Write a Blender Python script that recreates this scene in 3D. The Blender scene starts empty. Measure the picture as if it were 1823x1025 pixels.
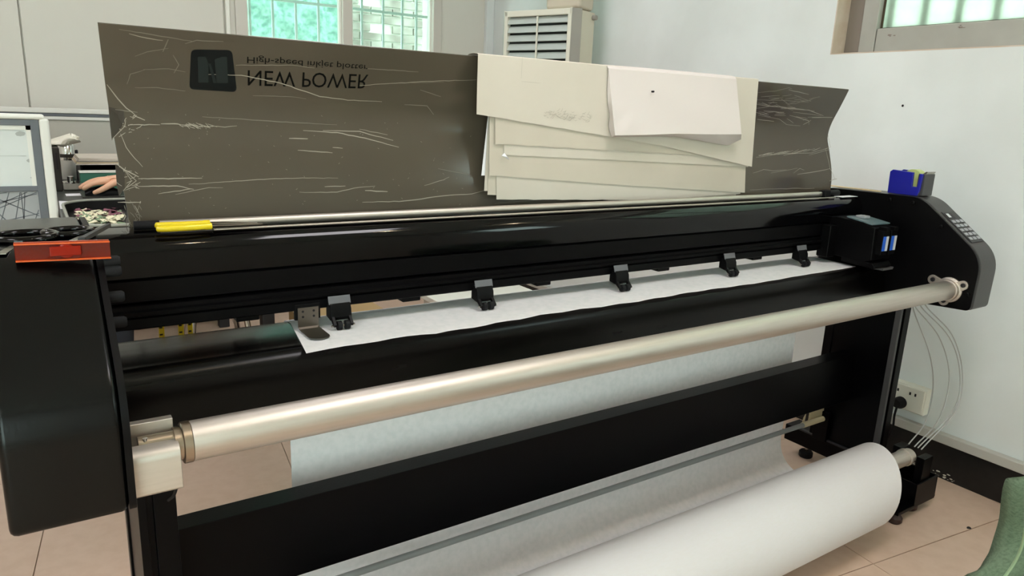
import bpy, bmesh, math, random
from mathutils import Vector, Matrix
random.seed(7)
sc = bpy.context.scene
COL = sc.collection
# ------------------------------------------------------------------ camera (solved from the photograph's vanishing points)
CX, CY, FPX = 911.5, 512.5, 1280.0
EYE = Vector((0, 0, 1.15))
def _axes():
    vx = (2870-CX, 280-CY); ny = 5200.0; nx = (-FPX*FPX-vx[1]*ny)/vx[0]
    X = Vector((vx[0], vx[1], FPX)).normalized(); D = Vector((nx, ny, FPX)).normalized()
    return X, -(D.cross(X)), -D
AX, AY, AZ = _axes()
def ray(u, v):
    q = Vector((u-CX, v-CY, FPX)); return Vector((AX.dot(q), AY.dot(q), AZ.dot(q)))
def at(u, v, x=None, y=None, z=None):
    """world point on the sight line of a photo pixel at a known x, y or z"""
    d = ray(u, v)
    t = (x-EYE.x)/d.x if x is not None else (y-EYE.y)/d.y if y is not None else (z-EYE.z)/d.z
    return EYE + t*d
cam = bpy.data.cameras.new('camera'); cam_o = bpy.data.objects.new('camera', cam); COL.objects.link(cam_o)
cam.sensor_width = 36; cam.lens = FPX/1823*36; cam.clip_start = 0.02
M = Matrix(((AX.x, -AX.y, -AX.z), (AY.x, -AY.y, -AY.z), (AZ.x, -AZ.y, -AZ.z))).to_4x4()
M.translation = EYE; cam_o.matrix_world = M
sc.camera = cam_o
# ------------------------------------------------------------------ world and exposure
w = bpy.data.worlds.new('sky'); sc.world = w; w.use_nodes = True
bg = w.node_tree.nodes['Background']; bg.inputs[0].default_value = (0.96, 0.98, 1.0, 1); bg.inputs[1].default_value = 6.0
sc.view_settings.view_transform = 'Standard'; sc.view_settings.look = 'None'
sc.view_settings.exposure = 0.6; sc.view_settings.gamma = 1; sc.view_settings.use_curve_mapping = False
sc.cycles.use_denoising = True
sc.cycles.max_bounces = 10; sc.cycles.diffuse_bounces = 6; sc.cycles.transparent_max_bounces = 12
sc.cycles.caustics_reflective = False; sc.cycles.caustics_refractive = False
LED_W, SPOT_W = 9.8, 420.0            # brightness of the added ceiling panels and of the small warm downlights
XW, YF, XL0, YN, ZC = 2.492, 4.03, -2.6, -2.3, 2.65     # room: right wall, far wall, left wall, near wall, ceiling

# ------------------------------------------------------------------ materials
def mat(name, col, rough=0.5, metal=0.0, spec=0.5, noise=None, bump=None, emit=None, coat=0, trans=0, alpha=None, rvar=0):
    """noise=(scale, amount, colour2[, detail, stretch]) mixes a second colour; bump=(scale, strength)"""
    m = bpy.data.materials.new(name); m.use_nodes = True
    nt = m.node_tree; b = nt.nodes['Principled BSDF']
    b.inputs['Base Color'].default_value = (*col, 1); b.inputs['Roughness'].default_value = rough
    b.inputs['Metallic'].default_value = metal; b.inputs['Specular IOR Level'].default_value = spec
    b.inputs['Coat Weight'].default_value = coat; b.inputs['Transmission Weight'].default_value = trans
    if emit: b.inputs['Emission Color'].default_value = (*emit[0], 1); b.inputs['Emission Strength'].default_value = emit[1]
    tc = None
    def coords(stretch=(1, 1, 1)):
        t = nt.nodes.new('ShaderNodeTexCoord'); mp = nt.nodes.new('ShaderNodeMapping'); mp.inputs['Scale'].default_value = stretch
        nt.links.new(t.outputs['Object'], mp.inputs[0]); return mp.outputs[0]
    if noise:
        st = noise[4] if len(noise) > 4 else (1, 1, 1)
        n = nt.nodes.new('ShaderNodeTexNoise'); n.inputs['Scale'].default_value = noise[0]; n.inputs['Detail'].default_value = noise[3] if len(noise) > 3 else 5
        nt.links.new(coords(st), n.inputs['Vector'])
        r = nt.nodes.new('ShaderNodeValToRGB'); r.color_ramp.elements[0].position = 0.38; r.color_ramp.elements[1].position = 0.66
        nt.links.new(n.outputs['Fac'], r.inputs[0])
        mul = nt.nodes.new('ShaderNodeMath'); mul.operation = 'MULTIPLY'; mul.inputs[1].default_value = noise[1]
        nt.links.new(r.outputs[0], mul.inputs[0])
        mx = nt.nodes.new('ShaderNodeMix'); mx.data_type = 'RGBA'
        mx.inputs[6].default_value = (*col, 1); mx.inputs[7].default_value = (*noise[2], 1)
        nt.links.new(mul.outputs[0], mx.inputs[0]); nt.links.new(mx.outputs[2], b.inputs['Base Color'])
        if rvar:
            ma = nt.nodes.new('ShaderNodeMath'); ma.operation = 'MULTIPLY_ADD'; ma.inputs[1].default_value = rvar; ma.inputs[2].default_value = rough
            nt.links.new(n.outputs['Fac'], ma.inputs[0]); nt.links.new(ma.outputs[0], b.inputs['Roughness'])
    if bump:
        n2 = nt.nodes.new('ShaderNodeTexNoise'); n2.inputs['Scale'].default_value = bump[0]; n2.inputs['Detail'].default_value = 4
        nt.links.new(coords(bump[2] if len(bump) > 2 else (1, 1, 1)), n2.inputs['Vector'])
        bp = nt.nodes.new('ShaderNodeBump'); bp.inputs['Strength'].default_value = bump[1]; bp.inputs['Distance'].default_value = 0.002
        nt.links.new(n2.outputs['Fac'], bp.inputs['Height']); nt.links.new(bp.outputs[0], b.inputs['Normal'])
    return m
def see_through(m, amount, tint=(1, 1, 1)):
    """mixes a transparent share into a material (smoked sheet, glass)"""
    nt = m.node_tree; out = nt.nodes['Material Output']; b = nt.nodes['Principled BSDF']
    t = nt.nodes.new('ShaderNodeBsdfTransparent'); t.inputs[0].default_value = (*tint, 1)
    mx = nt.nodes.new('ShaderNodeMixShader'); mx.inputs[0].default_value = amount
    nt.links.new(b.outputs[0], mx.inputs[1]); nt.links.new(t.outputs[0], mx.inputs[2]); nt.links.new(mx.outputs[0], out.inputs[0]); return m
def translucent(m, amount, col):
    nt = m.node_tree; out = nt.nodes['Material Output']; b = nt.nodes['Principled BSDF']
    t = nt.nodes.new('ShaderNodeBsdfTranslucent'); t.inputs[0].default_value = (*col, 1)
    mx = nt.nodes.new('ShaderNodeMixShader'); mx.inputs[0].default_value = amount
    nt.links.new(b.outputs[0], mx.inputs[1]); nt.links.new(t.outputs[0], mx.inputs[2]); nt.links.new(mx.outputs[0], out.inputs[0]); return m
def s(r, g, b):
    f = lambda c: (c/255/12.92) if c <= 10 else ((c/255+0.055)/1.055)**2.4
    return (f(r), f(g), f(b))
MT = dict(
 wall=mat('wall_paint', s(226, 231, 232), 0.7, spec=0.2, noise=(2.4, 0.6, s(209, 213, 212), 9), bump=(60, 0.08)),
 wall_far=mat('far_wall_paint', s(214, 211, 203), 0.6, spec=0.2, noise=(2.0, 0.3, s(204, 201, 192))),
 seam=mat('wall_seam', s(150, 148, 140), 0.7), stain=mat('wall_smudge', s(176, 178, 174), 0.8),
 trimline=mat('trim_white', s(232, 232, 224), 0.5), ceiling=mat('ceiling_paint', s(226, 226, 222), 0.8, spec=0.1),
 tile=mat('floor_tile', s(206, 180, 162), 0.32, spec=0.4, noise=(26, 0.6, s(196, 168, 148), 8)),
 grout=mat('grout', s(156, 136, 120), 0.9),
 black_skirt=mat('black_skirting_paint', s(16, 17, 18), 0.3, spec=0.4, noise=(40, 0.25, s(40, 40, 40))), flake=mat('bare_plaster', s(190, 185, 175), 0.9),
 trunk=mat('grey_trunking', s(180, 178, 172), 0.5),
 alu=mat('brushed_aluminium', s(206, 198, 190), 0.48, 1.0, noise=(14, 0.25, s(178, 170, 160), 4, (0.6, 14, 14))),
 alu_dark=mat('turned_aluminium', s(168, 154, 138), 0.3, 1.0), steel=mat('steel', s(170, 166, 158), 0.25, 1.0), clip_steel=mat('worn_spring_steel', s(120, 114, 106), 0.32, 1.0), chrome=mat('chrome', s(220, 220, 220), 0.1, 1.0),
 frame_grey=mat('grey_window_frame', s(168, 168, 162), 0.45, noise=(9, 0.4, s(150, 148, 140))), frame_dark=mat('dark_window_channel', s(132, 122, 114), 0.5),
 frame_white=mat('white_window_frame', s(205, 200, 192), 0.45), reveal=mat('window_reveal', s(206, 193, 180), 0.8, noise=(12, 0.5, s(176, 150, 120))),
 bar=mat('window_bar', s(196, 206, 204), 0.5), gasket=mat('gasket', s(70, 60, 45), 0.8),
 black=mat('black_gloss_shell', s(4, 5, 5), 0.16, spec=0.24, noise=(5, 0.5, s(7, 8, 9)), rvar=0.12, bump=(220, 0.05)),
 lit_shell=mat('black_shell_with_reflection', s(58, 57, 57), 0.38, spec=0.4, bump=(300, 0.12)),  # same black shell as the left cap; white wall's reflection put into the grey
 black_plate=mat('black_inner_plate', s(4, 4, 5), 0.42, spec=0.15), black_metal=mat('black_powder_coat', s(3, 3, 4), 0.34, spec=0.10, bump=(260, 0.08)),
 black_cover=mat('black_cover', s(3, 3, 4), 0.08, spec=0.28), black_plastic=mat('black_plastic', s(6, 6, 7), 0.4, spec=0.13), rubber=mat('black_rubber', s(20, 20, 22), 0.7, spec=0.2),
 rail=mat('black_anodised_rail', s(3, 3, 4), 0.40, 0.0, spec=0.11), platen=mat('worn_black_platen', s(3, 3, 3), 0.14, spec=0.2, noise=(8, 0.6, s(10, 9, 9), 6, (0.5, 4, 4)), rvar=0.2),
 bar_grey=mat('satin_grey_bar', s(140, 140, 140), 0.45), grey_tab=mat('grey_tab', s(92, 92, 96), 0.45), dark_grey=mat('dark_grey_plastic', s(30, 30, 33), 0.5), button=mat('grey_button', s(156, 158, 163), 0.5), lcd=mat('white_label', s(205, 208, 210), 0.5),
 key_panel=mat('keypad_foil', s(18, 18, 20), 0.35),
 paper=translucent(mat('recycled_paper', s(246, 245, 248), 0.75, spec=0.15, noise=(70, 0.5, s(224, 228, 230), 6)), 0.22, s(246, 247, 248)),
 paper_roll=mat('roll_paper', s(217, 214, 216), 0.7, spec=0.2, noise=(60, 0.25, s(212, 208, 204), 6, (1, 4, 4))),
 paper_white=mat('white_paper', s(232, 232, 238), 0.7, spec=0.2),
 pattern=mat('pattern_paper', s(198, 189, 176), 0.75, spec=0.15, noise=(5, 0.6, s(186, 177, 164), 6)), pattern2=mat('pattern_paper_pale', s(204, 196, 185), 0.75, spec=0.15, noise=(6, 0.5, s(193, 185, 173), 6)),
 packet=mat('folded_white_paper', s(212, 203, 201), 0.7, spec=0.15, noise=(4, 0.4, s(210, 203, 200))), pencil=mat('pencil_smudge', s(165, 158, 146), 0.9),
 cream=mat('cream_tape', s(206, 190, 158), 0.6), wood=mat('pale_wood', s(222, 200, 160), 0.6),
 smoke=see_through(mat('smoked_acrylic', s(84, 77, 66), 0.13, spec=0.4, noise=(2.2, 0.6, s(74, 66, 59))), 0.06, s(190, 180, 150)),
 print_=mat('dark_print', s(14, 14, 12), 0.7, spec=0.05), logo=mat('logo_print', s(18, 22, 23), 0.4, spec=0.15), logo2=mat('logo_print_light', s(36, 42, 42), 0.4, spec=0.15),
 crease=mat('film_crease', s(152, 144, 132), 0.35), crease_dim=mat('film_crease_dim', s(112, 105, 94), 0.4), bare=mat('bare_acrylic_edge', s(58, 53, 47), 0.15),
 yellow=mat('yellow_dip', s(224, 198, 24), 0.35, coat=0.3), orange=see_through(mat('orange_acrylic', s(124, 30, 3), 0.12, spec=0.12), 0.45, s(214, 64, 12)), orange_edge=mat('orange_acrylic_edge', s(196, 76, 14), 0.2, spec=0.25), red_clear=mat('orange_hub', s(134, 26, 8), 0.2, spec=0.25),
 blue=mat('blue_plastic', s(26, 30, 150), 0.3), tape=see_through(mat('green_tape', s(196, 208, 136), 0.3), 0.15, s(220, 230, 130)), charcoal=mat('charcoal_plastic', s(62, 62, 64), 0.5),
 label_blue=mat('blue_label', s(40, 96, 205), 0.5), lid_grey=mat('teal_grey_latch', s(95, 115, 120), 0.35),
 ac=mat('ac_plastic', s(222, 220, 206), 0.45), ac_side=mat('ac_side_plastic', s(208, 203, 184), 0.5), ac_grey=mat('ac_grey_strip', s(150, 148, 140), 0.5), ac_slat=mat('ac_louvre', s(186, 194, 190), 0.4), ac_dark=mat('ac_inside', s(40, 45, 42), 0.8),
 duct=mat('beige_duct', s(198, 188, 170), 0.6), green=mat('green_mesh_fabric', s(102, 119, 98), 0.9, spec=0.1, noise=(160, 0.7, s(80, 97, 78), 2, (1, 1, 3)), bump=(420, 0.9)),
 green_pipe=mat('green_piping', s(140, 165, 132), 0.8), chair_black=mat('chair_black', s(25, 25, 26), 0.5),
 socket=mat('socket_white', s(228, 226, 216), 0.4), hole=mat('socket_hole', s(20, 20, 20), 0.8), wire=mat('grey_wire', s(176, 178, 178), 0.35, 0.2),
 caster=mat('brown_caster', s(44, 26, 22), 0.35), screen_frame=mat('screen_white_frame', s(226, 226, 220), 0.45), screen_grey=mat('screen_grey_rail', s(98, 102, 108), 0.45), board=mat('white_board', s(214, 219, 218), 0.35, noise=(7, 0.5, s(200, 206, 206))),
 frost=mat('grey_frosted_pane', s(158, 161, 164), 0.35), line=mat('dark_grey_line', s(100, 104, 110), 0.6), partition=mat('partition_panel', s(188, 186, 176), 0.6, noise=(5, 0.4, s(174, 172, 163), 4, (1, 1, .2))),
 smudge=mat('grey_smudge', s(172, 176, 174), 0.8),
 desk=mat('dark_desk', s(62, 64, 62), 0.35), bag=mat('white_plastic_bag', s(225, 222, 208), 0.35), tower=mat('brown_black_case', s(52, 50, 46), 0.3), clear=see_through(mat('clear_plastic', s(196, 194, 184), 0.12), 0.45),
 teal=mat('teal_box', s(54, 112, 92), 0.45), scrap_a=mat('pink_scrap', s(120, 72, 86), 0.8), scrap_b=mat('cream_scrap', s(222, 216, 186), 0.7), scrap_c=mat('green_scrap', s(120, 140, 110), 0.8), rim=mat('rim_grey', s(150, 152, 142), 0.4),
 skin=mat('skin', s(222, 172, 142), 0.5), hair=mat('hair', s(16, 15, 16), 0.5), sweater=mat('brown_sweater', s(110, 84, 66), 0.9), trousers=mat('dark_trousers', s(40, 42, 50), 0.9),
 cardboard=mat('cardboard', s(178, 148, 104), 0.8), brick=mat('old_brick', s(118, 114, 106), 0.9, noise=(9, 0.8, s(170, 170, 162))), mortar=mat('mortar', s(214, 218, 206), 0.95),
 tarp=mat('teal_tarpaulin', s(150, 200, 188), 0.6, noise=(30, 0.9, s(84, 138, 128), 8), bump=(18, 1.0)), plaster=mat('outside_plaster', s(205, 222, 208), 0.9, noise=(4, 0.7, s(175, 198, 180))),
 glass=see_through(mat('clear_glass', s(230, 240, 235), 0.03, spec=0.5), 0.93, s(240, 252, 248)),
 led=mat('led_panel', (1, 1, 1), 0.5, emit=((1.0, 0.965, 0.995), LED_W)), spot=mat('warm_downlight', (1, 1, 1), 0.5, emit=((1.0, 0.80, 0.52), SPOT_W)), fixture=mat('fixture_white', s(230, 230, 228), 0.5),
)
# frosted pane of the right hand window: passes daylight, with grey-green mould spots
MT['frosted'] = translucent(mat('mouldy_frosted_glass', s(200, 214, 204), 0.35, noise=(22, 0.5, s(140, 160, 142), 8)), 0.62, s(214, 230, 218))

# ------------------------------------------------------------------ mesh helpers
class MB:
    def __init__(self): self.v = []; self.f = []
    def add(self, vs, fs):
        n = len(self.v); self.v += [Vector(p) for p in vs]; self.f += [tuple(i+n for i in f) for f in fs]; return self
    def box(self, a, b):
        x0, y0, z0 = [min(p, q) for p, q in zip(a, b)]; x1, y1, z1 = [max(p, q) for p, q in zip(a, b)]
        return self.add([(x0, y0, z0), (x1, y0, z0), (x1, y1, z0), (x0, y1, z0), (x0, y0, z1), (x1, y0, z1), (x1, y1, z1), (x0, y1, z1)],
                        [(0, 3, 2, 1), (4, 5, 6, 7), (0, 1, 5, 4), (1, 2, 6, 5), (2, 3, 7, 6), (3, 0, 4, 7)])
    def prism(self, prof, x0, x1):
        """extrudes a (y, z) outline along X"""
        n = len(prof); vs = [(x0, y, z) for y, z in prof]+[(x1, y, z) for y, z in prof]
        return self.add(vs, [tuple(range(n-1, -1, -1)), tuple(range(n, 2*n))]+[(i, (i+1) % n, n+(i+1) % n, n+i) for i in range(n)])
    def prism_to(self, pts, d):
        n = len(pts); d = Vector(d); vs = [Vector(p) for p in pts]; vs += [p+d for p in vs]
        return self.add(vs, [tuple(range(n-1, -1, -1)), tuple(range(n, 2*n))]+[(i, (i+1) % n, n+(i+1) % n, n+i) for i in range(n)])
    def tube(self, pts, r, seg=12, caps=True, closed=False):
        pts = [Vector(p) for p in pts]; n = len(pts); rs = r if isinstance(r, (list, tuple)) else [r]*n
        rings = []; up = None
        for i, p in enumerate(pts):
            a = pts[i-1] if (i > 0 or closed) else p; b = pts[(i+1) % n] if (i < n-1 or closed) else p
            t = (b-a).normalized()
            if up is None: up = t.orthogonal().normalized()
            up = (up-t*up.dot(t)); up = up.normalized() if up.length > 1e-6 else t.orthogonal().normalized()
            w_ = t.cross(up)
            rings.append([p+rs[i]*(math.cos(2*math.pi*k/seg)*up+math.sin(2*math.pi*k/seg)*w_) for k in range(seg)])
        vs = [q for rg in rings for q in rg]; fs = []
        for i in range(n if closed else n-1):
            j = (i+1) % n
            for k in range(seg): fs.append((i*seg+k, i*seg+(k+1) % seg, j*seg+(k+1) % seg, j*seg+k))
        if caps and not closed: fs += [tuple(range(seg-1, -1, -1)), tuple((n-1)*seg+k for k in range(seg))]
        return self.add(vs, fs)
    def lathe(self, c, prof, axis='z', seg=24):
        """prof = [(radius, height)] about an axis through c"""
        c = Vector(c); vs = []; n = len(prof)
        e = {'z': ((1, 0, 0), (0, 1, 0), (0, 0, 1)), 'x': ((0, 1, 0), (0, 0, 1), (1, 0, 0)), 'y': ((0, 0, 1), (1, 0, 0), (0, 1, 0))}[axis] if isinstance(axis, str) else axis
        a, b, h = [Vector(q) for q in e]
        for r, z in prof:
            for k in range(seg): vs.append(c+h*z+r*(math.cos(2*math.pi*k/seg)*a+math.sin(2*math.pi*k/seg)*b))
        fs = [(i*seg+k, i*seg+(k+1) % seg, (i+1)*seg+(k+1) % seg, (i+1)*seg+k) for i in range(n-1) for k in range(seg)]
        fs += [tuple(range(seg-1, -1, -1)), tuple((n-1)*seg+k for k in range(seg))]
        return self.add(vs, fs)
    def grid(self, rows, close=False):
        n = len(rows[0]); vs = [p for r in rows for p in r]
        return self.add(vs, [(i*n+j, i*n+j+1, (i+1)*n+j+1, (i+1)*n+j) for i in range(len(rows)-1) for j in range(n-1)])
    def ribbon(self, pts, nrm, width):
        """a thin strip along a polyline lying on a surface with normals nrm"""
        n = len(pts); a, b = [], []
        for i in range(n):
            t = (pts[min(i+1, n-1)]-pts[max(i-1, 0)]).normalized(); sd = t.cross(nrm[i]).normalized()*(width*(0.35+0.65*math.sin(math.pi*(i+.5)/n)))/2
            a.append(pts[i]+sd); b.append(pts[i]-sd)
        return self.grid([a, b])
ORG = {}
def empty(name, loc, label=None, cat=None, group=None):
    o = bpy.data.objects.new(name, None); COL.objects.link(o); o.location = loc; o.empty_display_size = 0.05; ORG[o] = Vector(loc)
    if label: o['label'] = label; o['category'] = cat
    if group: o['group'] = group
    return o
def build(name, mb, m, parent=None, label=None, cat=None, group=None, kind=None, bevel=0, seg=2, solid=0, smooth=35, sub=0, loc=None):
    me = bpy.data.meshes.new(name); org = ORG[parent] if parent else (Vector(loc) if loc is not None else Vector((0, 0, 0)))
    me.from_pydata([p-org for p in mb.v], [], mb.f)
    bm = bmesh.new(); bm.from_mesh(me); bmesh.ops.remove_doubles(bm, verts=bm.verts, dist=1e-6); bmesh.ops.recalc_face_normals(bm, faces=bm.faces)
    if solid: bmesh.ops.solidify(bm, geom=bm.faces[:], thickness=solid); bmesh.ops.recalc_face_normals(bm, faces=bm.faces)
    bm.to_mesh(me); bm.free()
    me.materials.append(MT[m] if isinstance(m, str) else m)
    if smooth:
        me.polygons.foreach_set('use_smooth', [True]*len(me.polygons)); me.set_sharp_from_angle(angle=math.radians(smooth))
    o = bpy.data.objects.new(name, me); COL.objects.link(o)
    if parent: o.parent = parent
    else: o.location = org
    ORG[o] = org
    if bevel: md = o.modifiers.new('bevel', 'BEVEL'); md.width = bevel; md.segments = seg; md.limit_method = 'ANGLE'; md.angle_limit = math.radians(40); md.harden_normals = True
    if sub: md = o.modifiers.new('sub', 'SUBSURF'); md.levels = sub; md.render_levels = sub
    if label: o['label'] = label
    if cat: o['category'] = cat
    if group: o['group'] = group
    if kind: o['kind'] = kind
    return o
def arc(c, r, a0, a1, n):
    return [(c[0]+r*math.cos(math.radians(a0+(a1-a0)*i/n)), c[1]+r*math.sin(math.radians(a0+(a1-a0)*i/n))) for i in range(n+1)]
def smooth_path(pts, n=8):
    """Catmull-Rom through points"""
    P = [Vector(p) for p in pts]; P = [2*P[0]-P[1]]+P+[2*P[-1]-P[-2]]; out = []
    for i in range(1, len(P)-2):
        for k in range(n):
            t = k/n; a, b, c, d = P[i-1], P[i], P[i+1], P[i+2]
            out.append(0.5*((2*b)+(c-a)*t+(2*a-5*b+4*c-d)*t*t+(3*b-a-3*c+d)*t**3))
    return out+[P[-2]]

# ================================================================== ROOM
fl = build('floor', MB().box((XL0-.1, YN-.1, -.08), (XW+.1, YF+.1, -.003)), 'grout', kind='structure')
def clip(poly, f):
    out = []
    for i, p in enumerate(poly):
        q = poly[(i+1) % len(poly)]; a, b = f(p), f(q)
        if a >= 0: out.append(p)
        if (a >= 0) != (b >= 0): t = a/(a-b); out.append((p[0]+t*(q[0]-p[0]), p[1]+t*(q[1]-p[1])))
    return out
TA, TS = 0.1244, 0.668
cN, sN = math.cos(TA), math.sin(TA)
for i in range(-7, 6):
    for j in range(-7, 7):
        v0, u0 = 0.345+i*TS+.0015, 1.746+j*TS+.0015; v1, u1 = v0+TS-.003, u0+TS-.003
        poly = [(v*cN+u*sN, -v*sN+u*cN) for v, u in ((v0, u0), (v1, u0), (v1, u1), (v0, u1))]
        for f in (lambda p: p[0]-XL0, lambda p: XW-p[0], lambda p: p[1]-YN, lambda p: YF-p[1]):
            poly = clip(poly, f) if poly else poly
        if len(poly) < 3: continue
        dz = random.uniform(-.0004, .0004)
        build('tile', MB().prism_to([(p[0], p[1], -.01) for p in poly], (0, 0, .01+dz)), 'tile', fl, smooth=0)
def wall_with_hole(name, m, axis, pos, thick, a0, a1, z1, hole=None):
    mb = MB()
    def bx(p0, p1, q0, q1):
        if axis == 'x': mb.box((pos, p0, q0), (pos+thick, p1, q1))
        else: mb.box((p0, pos, q0), (p1, pos+thick, q1))
    if hole:
        h0, h1, k0, k1 = hole
        bx(a0, h0, 0, z1); bx(h1, a1, 0, z1); bx(h0, h1, 0, k0); bx(h0, h1, k1, z1)
    else: bx(a0, a1, 0, z1)
    return build(name, mb, m, kind='structure', smooth=0)
# window openings
W2 = (0.15, 1.666, 1.398, 2.25)            # right wall: y0, y1, z0, z1
W1 = (0.955, 2.135, 1.40, 2.35)            # far wall:  x0, x1, z0, z1
W3 = (-1.75, -.75, 1.398, 2.25)             # second opening of the right wall, behind the viewpoint (seen mirrored in the lid)
mbx = MB()
for p0, p1, q0, q1 in ((YN-.24, W3[0], 0, ZC), (W3[1], W2[0], 0, ZC), (W2[1], YF+.24, 0, ZC), (W2[0], W2[1], 0, W2[2]), (W2[0], W2[1], W2[3], ZC), (W3[0], W3[1], 0, W3[2]), (W3[0], W3[1], W3[3], ZC)):
    mbx.box((XW, p0, q0), (XW+.24, p1, q1))
wr = build('wall_right', mbx, 'wall', kind='structure', smooth=0)
wf = wall_with_hole('wall_far', 'wall_far', 'y', YF, .24, XL0-.24, XW, ZC, W1)
wall_with_hole('wall_left', 'wall_far', 'x', XL0-.24, .24, YN-.24, YF, ZC)
W_FILL = (-2.45, -.40, .10, 2.35)                # unseen opening added in the near wall to bring in cool front daylight
wall_with_hole('wall_near', 'wall_far', 'y', YN-.24, .24, XL0, XW, ZC, W_FILL)
build('ceiling', MB().box((XL0-.24, YN-.24, ZC), (XW+.24, YF+.24, ZC+.15)), 'ceiling', kind='structure', smooth=0)
# sheeted upper part of the far wall, left of the window: panels with open seams
xs = [XL0, -1.9, -1.18, -0.56, 0.036, 0.90]
for a, b in zip(xs[:-1], xs[1:]):
    build('wall_panel', MB().box((a+.003, YF-.014, .02), (b-.003, YF, ZC-.01)), 'wall_far', wf, bevel=.003)
build('trim_1', MB().box((.905, YF-.03, .02), (.925, YF, ZC-.01)), 'trimline', kind='structure', bevel=.004)
build('trim_2', MB().box((XW-.055, YF-.03, .02), (XW, YF, ZC-.01)), 'wall', kind='structure', bevel=.004)
# skirting on the right wall: black painted band, flaked at the floor, with a pale trunking on top
bs = build('baseboard_right', MB().box((XW-.016, YN, 0), (XW, YF-.03, .125)), 'black_skirt', kind='structure', bevel=.002)
mbf = MB()
for k in range(80):
    yy = random.uniform(.95, 1.35); zz = abs(random.gauss(0, .010))+.001
    r_ = random.uniform(.001, .0035)
    mbf.prism_to([(XW-.0165, yy+r_*2*math.cos(a)*random.uniform(.6, 1.2), zz+r_*math.sin(a)*random.uniform(.5, 1)+.004) for a in (0, 1.1, 2.2, 3.3, 4.4, 5.5)], (-.001, 0, 0))
build('paint_flake', mbf, 'flake', bs, kind='stuff', smooth=0)
build('trim_3', MB().box((XW-.028, YN, .125), (XW, YF-.03, .158)), 'trunk', kind='structure', bevel=.004)
# smudges and the nail mark of the right wall
mbs = MB()
for u, v, r_ in ((1607, 188, 1.9),):
    c = at(u, v, x=XW-.001); mbs.lathe(c, [(.004, 0), (.003, -.002)], 'x', 8)
build('nail_hole', mbs, 'hole', wr)

# ---------------- window 2, right wall: grey frame in a plaster reveal, frosted pane, bars outside
y0, y1, z0, z1 = W2; D = .24
win2 = empty('window_2', (XW, y1, z0)); win2['kind'] = 'structure'
build('reveal', MB().box((XW, y1-.004, z0), (XW+.16, y1+.0, z1)).box((XW, y0, z0-.0), (XW+.16, y1, z0+.004)), 'reveal', win2, smooth=0)
fx = XW+.075
mbw = MB().box((fx, y1-.075, z0+.004), (fx+.07, y1-.004, z1)).box((fx, y0, z0+.004), (fx+.07, y0+.05, z1)).box((fx, y0, z1-.06), (fx+.07, y1, z1)).box((fx+.03, y0, z0+.004), (fx+.07, y1, z0+.03))
build('frame', mbw, 'frame_dark', win2, bevel=.003)  # outer channel darker than the sash
mbw = MB().box((fx-.012, y1-.125, z0+.006), (fx+.03, y1-.066, z1-.02)).box((fx-.012, y0, z0+.006), (fx+.03, y1-.128, z0+.088)).box((fx-.012, .62, z0+.08), (fx+.03, .70, z1-.02)).box((fx-.012, y0, z1-.09), (fx+.03, y1-.128, z1-.02))
sash = build('sash', mbw, 'frame_grey', win2, bevel=.004)
build('gasket', MB().box((fx+.012, y1-.133, z0+.085), (fx+.02, y1-.125, z1-.08)).box((fx+.012, y0, z0+.086), (fx+.02, y1-.125, z0+.092)), 'gasket', win2)
build('pane', MB().box((fx+.014, y0+.01, z0+.086), (fx+.019, y1-.13, z1-.08)), 'frosted', win2, smooth=0)
for u in (1585, 1645, 1705, 1772, 1850, 1940):
    p = at(u, 58, x=fx+.03)
    build('bar', MB().box((fx+.021, p.y-.013, z0+.03), (fx+.029, p.y+.013, z1-.05)), 'bar', win2, bevel=.002)
mbs = MB()
for u, v in ((1587, 63), (1712, 47)):
    for k in range(5):
        c = at(u+random.uniform(-6, 6), v+random.uniform(-2, 3), x=fx-.0125)
        mbs.prism_to([(c.x, c.y+.006*math.cos(a)*random.uniform(.3, 1), c.z+.0025*math.sin(a)*random.uniform(.3, 1)) for a in (0, 1, 2, 3, 4, 5.2)], (-.001, 0, 0))
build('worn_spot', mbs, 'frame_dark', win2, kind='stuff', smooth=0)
win3 = empty('window_3', (XW, W3[1], W3[2])); win3['kind'] = 'structure'
a0, a1, b0_, b1_ = W3
build('frame', MB().box((fx, a0, b0_), (fx+.06, a0+.06, b1_)).box((fx, a1-.06, b0_), (fx+.06, a1, b1_)).box((fx, a0, b0_), (fx+.06, a1, b0_+.07)).box((fx, a0, b1_-.07), (fx+.06, a1, b1_)), 'frame_grey', win3, bevel=.003)
build('pane', MB().box((fx+.02, a0+.06, b0_+.07), (fx+.025, a1-.06, b1_-.07)), 'glass', win3, smooth=0)
fill_win = empty('fill_window', (W_FILL[0], YN, W_FILL[2])); fill_win['kind'] = 'structure'  # added only to let fill daylight in from the front left
a0, a1, b0_, b1_ = W_FILL; ny_ = YN-.14
build('frame', MB().box((a0, ny_, b0_), (a0+.06, ny_+.06, b1_)).box((a1-.06, ny_, b0_), (a1, ny_+.06, b1_)).box((a0, ny_, b0_), (a1, ny_+.06, b0_+.07)).box((a0, ny_, b1_-.07), (a1, ny_+.06, b1_)).box(((a0+a1)/2-.03, ny_, b0_), ((a0+a1)/2+.03, ny_+.06, b1_)), 'frame_white', fill_win, bevel=.003)
for q0, q1 in ((a0+.06, (a0+a1)/2-.03), ((a0+a1)/2+.03, a1-.06)): build('pane', MB().box((q0, ny_+.02, b0_+.07), (q1, ny_+.025, b1_-.07)), 'glass', fill_win, smooth=0)
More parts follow.
